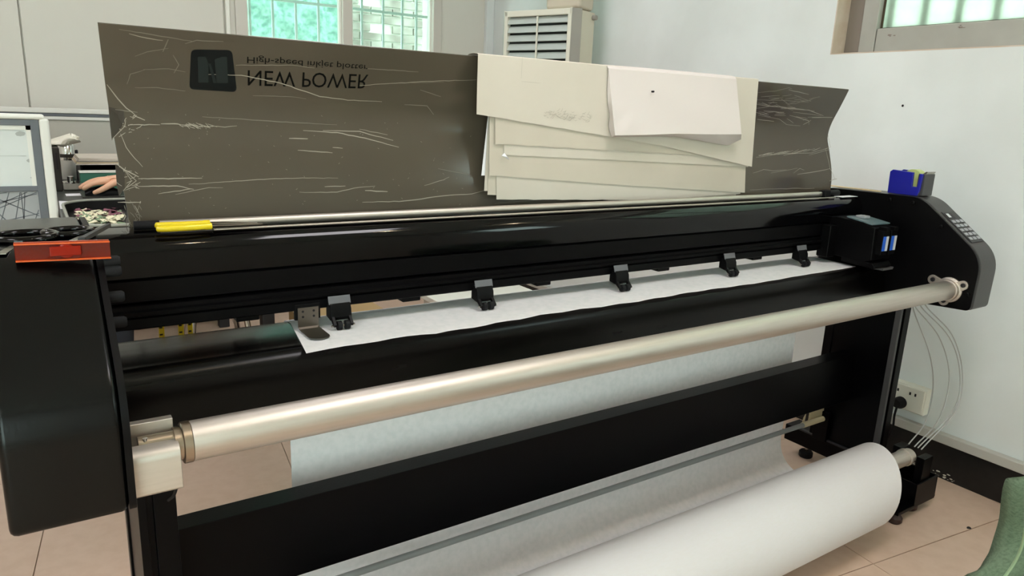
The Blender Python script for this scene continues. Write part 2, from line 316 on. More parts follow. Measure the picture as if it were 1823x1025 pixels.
# ---------------- window 1, far wall: two panes, welded grid of bars, brick wall and tarpaulin beyond
x0, x1, z0, z1 = W1
win1 = empty('window_1', (x0, YF, z0)); win1['kind'] = 'structure'
xm0, xm1 = 1.525, 1.578
fy = YF+.03
mbw = MB().box((x0, fy-.045, z0), (x0+.058, fy+.04, z1)).box((x1-.055, fy-.045, z0), (x1, fy+.04, z1)).box((x0+.058, fy-.044, z1-.055), (x1-.055, fy+.039, z1)).box((x0+.058, fy-.044, z0), (x1-.055, fy+.039, z0+.06))
build('frame', mbw, 'frame_white', win1, bevel=.004)
build('mullion', MB().box((xm0, fy-.04, z0+.05), (xm1, fy+.035, z1-.05)), 'frame_white', win1, bevel=.004)
for a, b in ((x0+.055, xm0), (xm1, x1-.052)):
    pane = build('pane', MB().box((a, fy, z0+.055), (b, fy+.004, z1-.05)), 'glass', win1, smooth=0)
    build('sash', MB().box((a, fy-.016, z0+.06), (a+.013, fy+.016, z1-.055)).box((b-.013, fy-.016, z0+.06), (b, fy+.016, z1-.055)).box((a+.013, fy-.015, z0+.06), (b-.013, fy+.015, z0+.075)), 'trimline', win1, bevel=.002)
gy = YF+.17
for u in (445, 486, 527, 567, 609, 644, 682, 716, 741):
    p = at(u, 40, y=gy); build('bar', MB().box((p.x-.006, gy-.006, z0+.0), (p.x+.006, gy+.006, z1)), 'bar', win1)
for v in (12, ):
    p = at(600, v, y=gy)
    for dz in (0, .32, .64): build('bar', MB().box((x0, gy-.008, p.z-.007+dz), (x1, gy+.008, p.z+.007+dz)), 'bar', win1)
# outside: brick wall, bricks one by one, and a teal tarpaulin hung over its left half
OY = 5.05
ow = empty('brick_wall', (2.0, OY, 0), 'weathered grey brick wall standing outside the far window', 'wall')
build('mortar_bed', MB().box((.3, OY+.004, 0), (3.6, OY+.15, 3.1)), 'mortar', ow, smooth=0)
BL, BH = .165, .058
for r_ in range(24):
    zz = 1.42+r_*BH*1.0
    off = (r_ % 2)*BL/2
    for c_ in range(11):
        xa = 1.62+c_*BL-off
        if zz > 2.4 or xa > 3.1: continue
        if random.random() < .05: continue
        d = random.uniform(0, .006)
        build('brick', MB().box((xa+.005, OY-.008-d, zz+.005), (xa+BL-.005, OY+.01, zz+BH-.006)), 'brick', ow, smooth=0)
rows = []
for i in range(40):
    z_ = .9+i*.05; rows.append([Vector((.35+j*.045, OY-.05+.012*math.sin(z_*38+j*.9)+.01*math.sin(j*1.7+z_*9), z_)) for j in range(36)])
build('tarpaulin', MB().grid(rows), 'tarp', None, 'crumpled teal tarpaulin hanging over brick wall outside far window', 'tarpaulin', solid=.003, loc=(1.2, OY, .9))
gw = build('garden_wall', MB().box((XW+.9, -1.5, 0), (XW+1.05, 3.2, 1.7)), 'plaster', None, 'pale green plastered wall outside the right window', 'wall', loc=(XW+1, .8, 0), smooth=0)
build('yard', MB().box((-6, -6, -.3), (9, 9, -.1)), 'plaster', None, kind='structure', smooth=0)

# ---------------- ceiling: unseen panels added for soft fill light; downlights inferred from cover highlights
for k, (x, y) in enumerate(((-1.4, -1.2), (-1.1, .45), (1.1, .45), (-1.1, 2.4), (1.1, 2.4))):
    t = empty('fill_panel', (x, y, ZC), 'added white ceiling fill light panel, %s of five' % ('nearest, behind the viewpoint', 'middle left', 'middle right', 'far left', 'far right')[k], 'ceiling light', 'added ceiling fill panels')
    build('housing', MB().box((x-.31, y-.31, ZC-.035), (x+.31, y+.31, ZC-.001)), 'fixture', t, bevel=.004)
    build('diffuser', MB().box((x-.29, y-.29, ZC-.039), (x+.29, y+.29, ZC-.0355)), 'led', t, smooth=0)
for k, x in enumerate((.55, .85, 1.45, 2.2)):
    t = empty('downlight', (x, .15, ZC), 'small round warm ceiling downlight, number %s from the left' % ('first', 'second', 'third', 'fourth')[k], 'downlight', 'warm downlights')
    build('housing', MB().lathe((x, .15, ZC-.02), [(.055, 0), (.055, .019)]), 'fixture', t)
    build('bulb', MB().lathe((x, .15, ZC-.024), [(.014, 0), (.018, .0035)]), 'spot', t)

# ================================================================== PLOTTER
XLi, XRi = 0.070, 2.147
pl = empty('inkjet_plotter', (1.1, 1.2, 0), 'wide black floor-standing inkjet pattern plotter with smoked lid raised', 'plotter')
def round_prof(pts, rad, n=8):
    """polygon in (y, z) with its corners rounded; rad gives the tangent length per corner"""
    out = []; N = len(pts); P_ = [Vector((p[0], p[1])) for p in pts]
    for i in range(N):
        a, b, c, q = P_[i-1], P_[i], P_[(i+1) % N], rad[i]
        if q <= 0: out.append(tuple(b)); continue
        p0, p1 = b+(a-b).normalized()*q, b+(c-b).normalized()*q
        out += [tuple((1-t)**2*p0+2*t*(1-t)*b+t*t*p1) for t in [k/n for k in range(n+1)]]
    return out
CAP = round_prof([(1.38, .952), (1.077, .9555), (.8895, .812), (.8925, .660), (1.025, .651), (1.38, .640)], [.012, .034, .050, .014, .02, .012])
lc = build('end_cap', MB().prism(CAP, -.058, XLi-.008), 'black', pl, 'glossy black left end cap', bevel=.012, seg=3)
rc = build('end_cap', MB().prism(CAP, XRi+.008, 2.255), 'lit_shell', pl, 'right end cap with keypad, wall reflection in its grey colour', bevel=.008, seg=3)
def shrink(prof, k, c=(1.15, .80)): return [(c[0]+(y-c[0])*k, c[1]+(z-c[1])*k) for y, z in prof]
build('side_plate', MB().prism(shrink(CAP, .997), XLi-.008, XLi), 'black_plate', pl)
build('side_plate', MB().prism(shrink(CAP, .997), XRi, XRi+.008), 'black_plate', pl)
for y, z in ((1.052, .938), (1.046, .926), (1.036, .894), (1.034, .860)):
    build('bolt', MB().lathe((XLi, y, z), [(.0075, 0), (.0075, .016), (.0055, .019)], 'x', 14), 'rubber', pl)
for u, v in ((1585, 355), (1626, 361), (1676, 403), (1723, 524)):
    p = at(u, v, x=XRi); build('bolt', MB().lathe(p, [(.006, 0), (.006, -.005), (.004, -.007)], 'x', 12), 'black_plastic', pl)
# keypad on the slanted front of the right cap
kn = Vector((0, -(.913-.852), (1.022-.942))).normalized(); kd = Vector((0, .942-1.022, .852-.913)).normalized()
ko = Vector((2.205, .990, .8886))
def kp(a, b, h): return ko+Vector((1, 0, 0))*a+kd*b+kn*h
key = build('keypad', MB().prism_to([kp(-.035, -.048, .0005), (kp(.035, -.048, .0005)), kp(.035, .072, .0005), kp(-.035, .072, .0005)], kn*.002), 'key_panel', pl, bevel=.0008)
mb = MB().prism_to([kp(-.029, -.042, .002), kp(.006, -.042, .002), kp(.006, -.020, .002), kp(-.029, -.020, .002)], kn*.0015)
build('display', mb, 'dark_grey', key)
build('display_text', MB().prism_to([kp(-.026, -.039, .0035), kp(-.012, -.039, .0035), kp(-.012, -.024, .0035), kp(-.026, -.024, .0035)], kn*.0003), 'lcd', key, smooth=0)
for r_ in range(5):
    for c_ in range(3):
        a, b = -.022+c_*.022, -.008+r_*.0165
        if r_ == 0 and c_ == 0: pass
        build('button', MB().prism_to([kp(a-.0075, b-.005, .002), kp(a+.0075, b-.005, .002), kp(a+.0075, b+.005, .002), kp(a-.0075, b+.005, .002)], kn*.002), 'button', key, bevel=.0006)
# head: rounded top cover, fascia, guide rail
cov = [(1.345, .868), (1.250, .868)]+arc((1.288, .897), .038, 180, 90, 10)+[(1.345, .935)]
build('top_cover', MB().prism(cov, XLi, XRi), 'black_cover', pl, smooth=60)
build('front_fascia', MB().prism([(1.345, .826), (1.256, .826), (1.252, .8285), (1.252, .862), (1.256, .8655), (1.345, .8655)], XLi, XRi), 'rail', pl)
build('guide_rail', MB().prism([(1.345, .783), (1.252, .783), (1.249, .785), (1.249, .8005), (1.253, .803), (1.253, .806), (1.246, .808), (1.246, .812), (1.252, .8145), (1.252, .821), (1.258, .824), (1.345, .824)], XLi, XRi), 'rail', pl)
# platen: worn flat top with rounded nose, hollow apron below
pt = [(1.340, .738), (1.318, .7445), (1.300, .745), (1.190, .745)]+arc((1.175, .715), .030, 78, 165, 8)+[(1.142, .700), (1.136, .648), (1.142, .643), (1.325, .643), (1.340, .66)]
build('platen', MB().prism(pt, XLi, XRi), 'platen', pl, 'scuffed black platen', smooth=30)
# pinch rollers
def pinch(x):
    t = build('pinch_roller', MB().prism([(1.255, .766), (1.232, .762), (1.228, .768), (1.230, .783), (1.236, .794), (1.255, .794)], x-.020, x+.020), 'black_plastic', pl, bevel=.0015)
    build('grey_tab', MB().prism_to([(x-.021, 1.2355, .792), (x+.021, 1.2355, .792), (x+.021, 1.2405, .8065), (x-.021, 1.2405, .8065)], (0, .002, -.0005)), 'grey_tab', t, smooth=0)
    for a0, a1 in ((-.019, -.013), (.013, .019)):
        build('fork_arm', MB().prism([(1.240, .768), (1.219, .7525), (1.215, .7575), (1.230, .772)], x+a0, x+a1), 'black_plastic', t, bevel=.001)
    for dx in (-.0125, .0025):
        build('wheel', MB().lathe((x+dx, 1.2205, .7553), [(.006, 0), (.0085, .001), (.0085, .009), (.006, .010)], 'x', 20), 'rubber', t)
    build('axle', MB().tube([(x-.022, 1.2205, .7553), (x+.022, 1.2205, .7553)], .0022, 8), 'steel', t)
for px in (.455, .767, 1.148, 1.534, 1.848): pinch(px)
for px in (.30, .62, .95, 1.33, 1.70): # spacer blocks of the lifting bar behind the rollers
    build('lift_block', MB().box((px-.02, 1.275, .768), (px+.02, 1.315, .785)), 'black_plastic', pl, bevel=.002)
# paper holding clip (spring steel, four holes)
cx0, cx1 = .380, .418
cl = MB().box((cx0, 1.2465, .7525), (cx1, 1.2475, .789))
tong = [(cx0, 1.2465, .765), (cx1, 1.2465, .765), (cx1+.0, 1.222, .7505), (cx1-.0, 1.192, .7495)]
arcp = [(.399+.019*math.cos(a), 1.190-.016*math.sin(a), .7495) for a in [math.pi*k/10 for k in range(11)]]
cl.prism_to([(cx0, 1.2475, .7528), (cx1, 1.2475, .7528), (cx1, 1.241, .7502), (cx0, 1.241, .7502)], (0, .0004, .0008))
cl.prism_to([(cx0, 1.241, .7500), (cx1, 1.241, .7500)]+[(p[0], p[1], .7500) for p in arcp], (0, 0, .0008))
clip_o = build('paper_clip', cl, 'clip_steel', pl, 'bent spring steel paper clip', smooth=20)
build('clip_mount', MB().box((cx0-.005, 1.2476, .766), (cx1+.004, 1.256, .795)), 'black_plastic', pl, bevel=.001)
for a in (cx0+.009, cx1-.009):
    for b in (.772, .782): build('screw_hole', MB().lathe((a, 1.2463, b), [(.0022, 0), (.0022, -.0006)], 'y', 10), 'hole', clip_o)
# carriage with two ink cartridges
ca = build('carriage', MB().prism([(1.262, .772), (1.262, .882), (1.235, .885), (1.150, .880), (1.112, .868), (1.108, .775), (1.13, .766)], 1.990, 2.085), 'black_plastic', pl, 'black print carriage with blue-labelled cartridges', bevel=.003)
build('back_bracket', MB().box((1.955, 1.225, .765), (1.992, 1.262, .86)), 'black_plastic', ca, bevel=.003)
build('latch', MB().prism_to([(1.993, 1.205, .8868), (2.083, 1.205, .8868), (2.083, 1.122, .8745), (1.993, 1.122, .8745)], (0, -.001, .004)), 'lid_grey', ca, bevel=.001)
build('latch_knob', MB().box((2.022, 1.165, .886), (2.05, 1.195, .894)), 'button', ca, bevel=.002)
for k, xa in enumerate((2.004, 2.046)):
    ct = build('ink_cartridge', MB().box((xa, 1.092, .792), (xa+.032, 1.112, .862)).box((xa+.006, 1.088, .862), (xa+.026, 1.112, .872)), 'black_plastic', ca, bevel=.0015)
    build('blue_label', MB().box((xa+.002, 1.0912, .804), (xa+.017, 1.0921, .846)), 'label_blue', ct, smooth=0)
    build('white_label', MB().box((xa+.017, 1.0912, .804), (xa+.030, 1.0921, .846)), 'lcd', ct, smooth=0)
build('lower_guard', MB().prism([(1.20, .757), (1.10, .752), (1.095, .757), (1.105, .768), (1.20, .772)], 1.99, 2.08), 'black_plastic', ca, bevel=.001)
build('drip_tray', MB().prism([(1.14, .742), (1.10, .742), (1.098, .750), (1.14, .750)], 2.045, 2.10), 'grey_tab', pl, bevel=.001)
# take-up tube in front with drive block (left) and three-lug flange (right)
ty, tz, tr = .956, .7085, .0268
tube = build('take_up_tube', MB().lathe((.1445, ty, tz), [(tr, 0), (tr, 1.978)], 'x', 48), 'alu', pl, 'long brushed aluminium take-up tube')
build('tube_hole', MB().lathe(at(372, 793, y=ty-tr+.0016), [(.0028, 0), (.0028, -.0012)], 'y', 12), 'hole', tube)
build('end_ring', MB().lathe((.1325, ty, tz), [(.026, 0), (.0275, .001), (.0275, .0110), (.026, .012)], 'x', 36), 'alu_dark', pl)
build('end_ring', MB().lathe((.1235, ty, tz), [(.0225, 0), (.0225, .009)], 'x', 36), 'alu_dark', pl)
blk = MB().prism([(.985, .739), (.985, .664), (.925, .660), (.920, .664)]+arc((.934, .707), .014, 180, 100, 6)+[(.945, .722), (.945, .708), (.972, .708), (.972, .739)], XLi+.001, .1265)
db = build('drive_block', blk, 'alu', pl, 'machined aluminium drive block', bevel=.0012, smooth=25)
build('shaft', MB().lathe((XLi+.012, ty, .716), [(.0115, 0), (.0115, .05)], 'x', 20), 'alu_dark', db)
build('set_screw', MB().lathe((.090, .950, .7235), [(.003, 0), (.003, .004)], 'z', 10), 'chrome', db)
build('motor_cable', MB().tube(smooth_path([at(309, 853, y=.975), at(314, 866, y=.985), at(309, 882, y=1.0), at(300, 890, y=1.03)]), .0022, 8), 'rubber', pl)
fg = MB().lathe((XRi, ty, tz), [(.036, 0), (.036, -.006), (.030, -.009), (.030, -.020), (.027, -.021)], 'x', 36)
LUGS = ((1661, 497), (1715, 508), (1680, 535))
for u, v in LUGS:
    p = at(u, v, x=XRi-.004); d = (p-Vector((XRi-.004, ty, tz))); d.x = 0; n_ = d.normalized(); sd = Vector((0, -n_.z, n_.y))
    e = p+n_*.006
    fg.prism_to([Vector((XRi-.001, ty, tz))+sd*.016, Vector((XRi-.001, ty, tz))-sd*.016]+[Vector((XRi-.001, p.y, p.z))+.0135*(math.cos(a)*-sd+math.sin(a)*n_) for a in [math.pi*k/8 for k in range(9)]], (-.007, 0, 0))
fl_o = build('end_flange', fg, 'alu', pl, 'three-lug aluminium flange', bevel=.001)
for u, v in LUGS:
    p = at(u, v, x=XRi-.008); build('socket_screw', MB().lathe(p, [(.0062, 0), (.0062, -.004), (.0035, -.0042), (.003, -.002)], 'x', 14), 'dark_grey', fl_o)
# legs, foot bars, cross beam
for sx, xa, xb in ((-1, .087, .128), (1, 2.160, 2.215)):
    lg = build('leg', MB().box((xa, 1.095, .10), (xb, 1.315, .652)), 'black_metal', pl, bevel=.002)
    e0 = xa-.002
    build('edge_strip', MB().box((e0, 1.083, .11), (e0+.012, 1.10, .650)), 'charcoal' if sx > 0 else 'black_metal', lg, bevel=.001)  # right strip paler: the highlight on the leg edge is put into its colour
    build('leg_post', MB().box((xb-.022, 1.088, .11), (xb+.010, 1.13, .655)), 'black_metal', lg, bevel=.002)
    build('leg_post', MB().box((xa-.004, 1.29, .11), (xa+.03, 1.32, .655)), 'black_metal', lg, bevel=.002)
    fb = build('foot_bar', MB().box((xa-.004, 1.06, .055), (xb+.02, 1.413, .112)), 'black_metal', pl, bevel=.003)
    build('mounting_lip', MB().box((xa-.010, 1.10, .112), (xa+.004, 1.38, .118)), 'dark_grey', fb, bevel=.001)
    for yy in ((1.35,) if sx > 0 else (1.35, .99)):
        lf = build('levelling_foot', MB().lathe((xa+.045 if sx > 0 else xa+.02, yy, 0), [(.021, 0), (.0235, .004), (.0235, .018), (.019, .023)], 'z', 24), 'rubber', pl)
        build('stud', MB().tube([(xa+.045 if sx > 0 else xa+.02, yy, .02), (xa+.045 if sx > 0 else xa+.02, yy, .06)], .006, 10), 'steel', lf)
build('cross_beam', MB().box((.128, 1.197, .280), (2.160, 1.245, .440)), 'black_metal', pl, 'wide flat black cross beam', bevel=.0015)
# front cradle of the right foot bar: open tray, two posts, two casters
for xa in (2.135, -.03):
    tr_o = MB().box((xa, .935, .030), (xa+.125, 1.065, .040)).box((xa, .935, .04), (xa+.125, .941, .108)).box((xa, .935, .04), (xa+.006, 1.065, .108)).box((xa+.119, .935, .04), (xa+.125, 1.065, .108)).box((xa, 1.059, .04), (xa+.125, 1.065, .108))
    ty_o = build('roll_cradle', tr_o, 'black_metal', pl, bevel=.0015)
    build('post', MB().box((xa+.03, .942, .04), (xa+.083, .966, .181)), 'black_metal', ty_o, bevel=.002)
    build('post', MB().box((xa+.03, 1.012, .04), (xa+.083, 1.04, .188)), 'black_metal', ty_o, bevel=.002)
    if xa > 1: build('caster_arm', MB().box((2.045, .932, .031), (xa+.002, .966, .042)), 'black_metal', ty_o, bevel=.002)
    for cxx, cyy in ((xa+.045, .965), (2.062 if xa > 1 else xa+.09, .948)):
        build('caster', MB().lathe((cxx, cyy, .0), [(.016, 0), (.021, .006), (.021, .018), (.012, .030)], 'z', 20), 'caster', ty_o)
# thin tension bar low behind the beam, with its tape-wrapped end
build('tension_bar', MB().tube([(.20, 1.262, .196), (2.127, 1.262, .196)], .0075, 16), 'bar_grey', pl, 'thin grey tension bar')
wrapo = build('tape_wrap', MB().tube([(2.02, 1.262, .196), (2.128, 1.262, .196)], .0093, 18), 'cream', pl, 'cream tape on bar end')
build('sticker', MB().box((2.07, 1.275, .195), (2.150, 1.277, .232)).add([(2.03, 1.27, .218), (2.05, 1.274, .232), (2.04, 1.27, .196), (2.02, 1.268, .19)], [(0, 1, 2, 3)]), 'cream', pl, smooth=0)
for xa in (.128, 2.147): build('bar_bracket', MB().box((xa-.004, 1.25, .11), (xa+.012, 1.30, .215)), 'black_metal', pl, bevel=.001)

# raised smoked lid: curved sheet
PZ = [.93, .998, 1.066, 1.109, 1.152, 1.204, 1.258]; PY = [1.356, 1.363, 1.378, 1.390, 1.386, 1.367, 1.344]
def lid_y(z):
    z = min(max(z, PZ[0]), PZ[-1])
    for i in range(len(PZ)-1):
        if z <= PZ[i+1]:
            h = PZ[i+1]-PZ[i]; t = (z-PZ[i])/h
            m0 = (PY[i+1]-PY[max(i-1, 0)])/(PZ[i+1]-PZ[max(i-1, 0)]); m1 = (PY[min(i+2, len(PZ)-1)]-PY[i])/(PZ[min(i+2, len(PZ)-1)]-PZ[i])
            return (2*t**3-3*t*t+1)*PY[i]+(t**3-2*t*t+t)*h*m0+(-2*t**3+3*t*t)*PY[i+1]+(t**3-t*t)*h*m1
ZT = 1.2575
def on_lid(u, v, off):
    """point where a sight line meets the lid, moved off its front face"""
    d = ray(u, v); lo, hi = .6, 2.0
    f = lambda yy: yy-(lid_y(EYE.z+d.z*yy/d.y)-off)
    for _ in range(40):
        m_ = (lo+hi)/2
        if f(m_) > 0: hi = m_
        else: lo = m_
    return EYE+d*(lo/d.y)
def lid_n(z):
    dy = (lid_y(z+.004)-lid_y(z-.004))/.008; return Vector((0, -1, dy)).normalized()
def lid_edges(z):
    k = (z-.93)/(ZT-.93); return .134+(.1125-.134)*k, 2.128+.004*math.sin(k*9)
rows = []
for i in range(33):
    z = .912+(ZT-.912)*i/32; a, b = lid_edges(max(z, .93))
    rows.append([Vector((a+(b-a)*j/24, lid_y(z)+.002, z)) for j in range(25)])
lid = build('raised_lid', MB().grid(rows), 'smoke', pl, 'smoked acrylic lid, raised, with torn creased film', solid=.004, smooth=60)
# logo and lettering, seen upside down because the lid is swung up
lg_px = [(345, 89), (405, 88), (411, 95), (420, 158), (415, 162), (343, 156), (338, 150), (341, 95)]
def round_poly(pts, r, n=4):
    out = []; N = len(pts); pts = [Vector(p) for p in pts]
    for i in range(N):
        a, b, c = pts[i-1], pts[i], pts[(i+1) % N]; p0 = b+(a-b).normalized()*r; p1 = b+(c-b).normalized()*r
        for k in range(n+1): t = k/n; out.append((1-t)**2*p0+2*t*(1-t)*b+t*t*p1)
    return out
def decal(pxs, off, m, name, parent, r=0):
    if r: pxs = round_poly([(p[0], p[1], 0) for p in pxs], r)
    P_ = [on_lid(p[0], p[1], off) for p in pxs]; mb = MB().prism_to(P_, (0, -.0002, 0)); return build(name, mb, m, parent, smooth=0)
lo_ = decal([(340, 88), (413, 89), (422, 164), (337, 159)], .0024, 'logo', 'logo', lid, 9)
decal([(352, 101), (366, 101), (371, 113), (371, 147), (353, 147)], .0040, 'logo2', 'logo_bar', lo_, 1.5)
decal([(382, 106), (396, 101), (404, 101), (406, 148), (386, 148)], .0040, 'logo2', 'logo_bar', lo_, 1.5)
decal([(371, 113), (375, 113), (386, 148), (380, 148)], .0040, 'logo2', 'logo_bar', lo_, 1.0)
def lettering(txt, pA, pB, pC, name):
    """pA: left end of the (upper, flipped) baseline side, pB: right end, pC: left end of the cap line; all photo pixels"""
    A, B, C = [on_lid(*p, .0026) for p in (pA, pB, pC)]
    cu = bpy.data.curves.new(name, 'FONT'); cu.body = txt; cu.size = 1; cu.resolution_u = 3
    o = bpy.data.objects.new(name, cu); COL.objects.link(o); dg = bpy.context.evaluated_depsgraph_get()
    me = bpy.data.meshes.new_from_object(o.evaluated_get(dg)); bpy.data.objects.remove(o)
    xs_ = [v.co.x for v in me.vertices]; wd = max(xs_)-min(xs_); x_0 = min(xs_); cap = .73
    ex = (B-A)/wd; ey = (C-A)/cap; org = ORG[lid]
    for v in me.vertices: v.co = A+ex*(v.co.x-x_0)+ey*v.co.y-org+Vector((0, -.0003, 0))
    me.materials.clear(); me.materials.append(MT['print_'])
    q = bpy.data.objects.new(name, me); COL.objects.link(q); q.parent = lid; ORG[q] = org; return q
lettering('NEW POWER', (441, 125), (656, 133), (441, 154), 'lettering')
lettering('High-speed inkjet plotter', (440, 101), (655, 116), (440, 113), 'lettering')
# creases, scuffs and torn edge of the protective film: fine raised ribbons following the sheet
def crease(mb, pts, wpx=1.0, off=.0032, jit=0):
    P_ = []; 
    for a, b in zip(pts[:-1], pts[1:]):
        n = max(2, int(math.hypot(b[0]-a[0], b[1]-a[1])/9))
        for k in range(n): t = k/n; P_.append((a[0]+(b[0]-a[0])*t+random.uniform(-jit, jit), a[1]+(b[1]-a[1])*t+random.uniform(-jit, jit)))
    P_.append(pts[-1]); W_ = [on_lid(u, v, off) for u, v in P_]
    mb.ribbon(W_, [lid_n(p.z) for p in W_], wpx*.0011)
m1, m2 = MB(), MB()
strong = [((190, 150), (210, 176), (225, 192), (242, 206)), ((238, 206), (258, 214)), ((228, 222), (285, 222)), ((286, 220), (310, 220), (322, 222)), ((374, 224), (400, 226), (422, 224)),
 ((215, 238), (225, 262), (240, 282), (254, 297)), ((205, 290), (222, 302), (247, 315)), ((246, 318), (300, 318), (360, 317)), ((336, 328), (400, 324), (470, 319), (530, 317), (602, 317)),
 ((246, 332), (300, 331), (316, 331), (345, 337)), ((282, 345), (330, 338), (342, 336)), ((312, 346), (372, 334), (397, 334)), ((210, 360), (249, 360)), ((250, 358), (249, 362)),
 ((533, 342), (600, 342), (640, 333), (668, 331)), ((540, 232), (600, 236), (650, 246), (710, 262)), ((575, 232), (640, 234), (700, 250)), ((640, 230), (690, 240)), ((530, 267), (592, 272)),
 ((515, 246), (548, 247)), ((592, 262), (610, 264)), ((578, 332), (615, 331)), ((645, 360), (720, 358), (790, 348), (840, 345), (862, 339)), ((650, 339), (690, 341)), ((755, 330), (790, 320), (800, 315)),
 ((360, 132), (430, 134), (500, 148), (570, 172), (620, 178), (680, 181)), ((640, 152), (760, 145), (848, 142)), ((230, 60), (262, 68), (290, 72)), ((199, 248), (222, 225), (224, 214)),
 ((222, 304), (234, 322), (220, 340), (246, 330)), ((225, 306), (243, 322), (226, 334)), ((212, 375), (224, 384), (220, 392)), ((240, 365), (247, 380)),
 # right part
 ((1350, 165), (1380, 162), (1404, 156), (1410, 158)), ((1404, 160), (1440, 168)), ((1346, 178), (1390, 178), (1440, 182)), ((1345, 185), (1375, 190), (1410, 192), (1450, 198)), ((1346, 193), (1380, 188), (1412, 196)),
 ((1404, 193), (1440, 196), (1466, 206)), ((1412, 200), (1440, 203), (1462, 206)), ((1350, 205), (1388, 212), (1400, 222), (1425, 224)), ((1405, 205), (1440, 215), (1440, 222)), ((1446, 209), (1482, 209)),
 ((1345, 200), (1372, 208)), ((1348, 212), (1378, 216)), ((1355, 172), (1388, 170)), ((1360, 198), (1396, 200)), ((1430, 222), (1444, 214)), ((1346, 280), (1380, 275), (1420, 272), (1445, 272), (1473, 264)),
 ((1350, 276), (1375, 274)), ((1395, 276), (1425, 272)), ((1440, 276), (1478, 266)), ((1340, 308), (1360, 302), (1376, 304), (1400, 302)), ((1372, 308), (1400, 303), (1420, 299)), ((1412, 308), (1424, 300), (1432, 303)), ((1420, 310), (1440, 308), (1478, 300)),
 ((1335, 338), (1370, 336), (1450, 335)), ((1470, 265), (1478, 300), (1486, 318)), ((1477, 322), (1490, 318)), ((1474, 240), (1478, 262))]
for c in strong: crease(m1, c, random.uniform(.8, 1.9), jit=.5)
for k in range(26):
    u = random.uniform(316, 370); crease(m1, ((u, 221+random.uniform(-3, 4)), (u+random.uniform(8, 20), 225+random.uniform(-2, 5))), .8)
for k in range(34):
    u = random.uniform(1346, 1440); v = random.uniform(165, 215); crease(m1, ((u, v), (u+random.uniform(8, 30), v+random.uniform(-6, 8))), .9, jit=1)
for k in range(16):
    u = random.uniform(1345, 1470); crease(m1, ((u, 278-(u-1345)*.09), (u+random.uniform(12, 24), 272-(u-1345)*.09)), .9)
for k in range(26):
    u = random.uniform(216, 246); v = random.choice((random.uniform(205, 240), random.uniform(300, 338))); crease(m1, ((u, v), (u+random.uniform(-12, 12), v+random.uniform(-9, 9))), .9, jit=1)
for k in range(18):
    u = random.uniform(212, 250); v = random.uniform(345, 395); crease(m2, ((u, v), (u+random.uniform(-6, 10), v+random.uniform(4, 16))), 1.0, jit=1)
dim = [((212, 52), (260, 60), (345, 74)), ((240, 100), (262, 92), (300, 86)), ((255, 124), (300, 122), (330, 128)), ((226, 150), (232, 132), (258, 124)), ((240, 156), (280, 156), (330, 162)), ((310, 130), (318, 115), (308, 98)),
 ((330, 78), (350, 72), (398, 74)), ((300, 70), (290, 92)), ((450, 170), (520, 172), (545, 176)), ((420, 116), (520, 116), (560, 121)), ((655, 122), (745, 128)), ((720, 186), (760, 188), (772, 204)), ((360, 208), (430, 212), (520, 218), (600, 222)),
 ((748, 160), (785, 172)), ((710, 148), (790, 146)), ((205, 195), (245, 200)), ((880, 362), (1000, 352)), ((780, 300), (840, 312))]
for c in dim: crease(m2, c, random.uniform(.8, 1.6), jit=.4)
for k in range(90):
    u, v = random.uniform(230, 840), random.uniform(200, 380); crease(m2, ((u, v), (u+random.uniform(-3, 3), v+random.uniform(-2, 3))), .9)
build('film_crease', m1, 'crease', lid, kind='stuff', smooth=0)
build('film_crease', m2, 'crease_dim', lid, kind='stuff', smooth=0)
for px in ([(193, 190), (220, 196), (222, 214), (216, 226), (199, 250), (195, 215)], [(205, 292), (222, 305), (222, 334), (212, 350), (208, 330)]):
    decal(px, .0023, 'bare', 'bare_patch', lid)

# ================================================================== PAPER ROLL (feeds the platen): roll, core, web
pr = empty('paper_roll', (1.2, .976, .037), 'thick roll of greyish white plotter paper under the black plotter', 'paper roll')
ry, rz, rr = .976, .146, .109
vd = Vector((0, ry, rz-EYE.z)).normalized(); vp = Vector((0, -vd.z, vd.y))
def rend(y, z): q = Vector((0, y-ry, z-rz)); return 1.935+.55*(q.dot(vp))
rows = []
N = 72
for k, (xo, kr) in enumerate(((.382, .0), (.382, 1), (None, 1), (None, .9), (None, .3))):
    ring = []
    for i in range(N+1):
        a = 2*math.pi*i/N; y, z = ry+rr*kr*math.cos(a), rz+rr*kr*math.sin(a)
        ring.append(Vector((xo if xo is not None else rend(y, z), y, z)))
    rows.append(ring)
build('roll', MB().grid(rows), 'paper_roll', pr, smooth=50)
build('core', MB().lathe((.30, .987, .176), [(.024, 0), (.024, 1.83), (.0265, 1.831), (.0265, 1.842), (.0225, 1.843), (.0225, 1.862)], 'x', 28), 'alu', pr, 'grey speckled spool core')
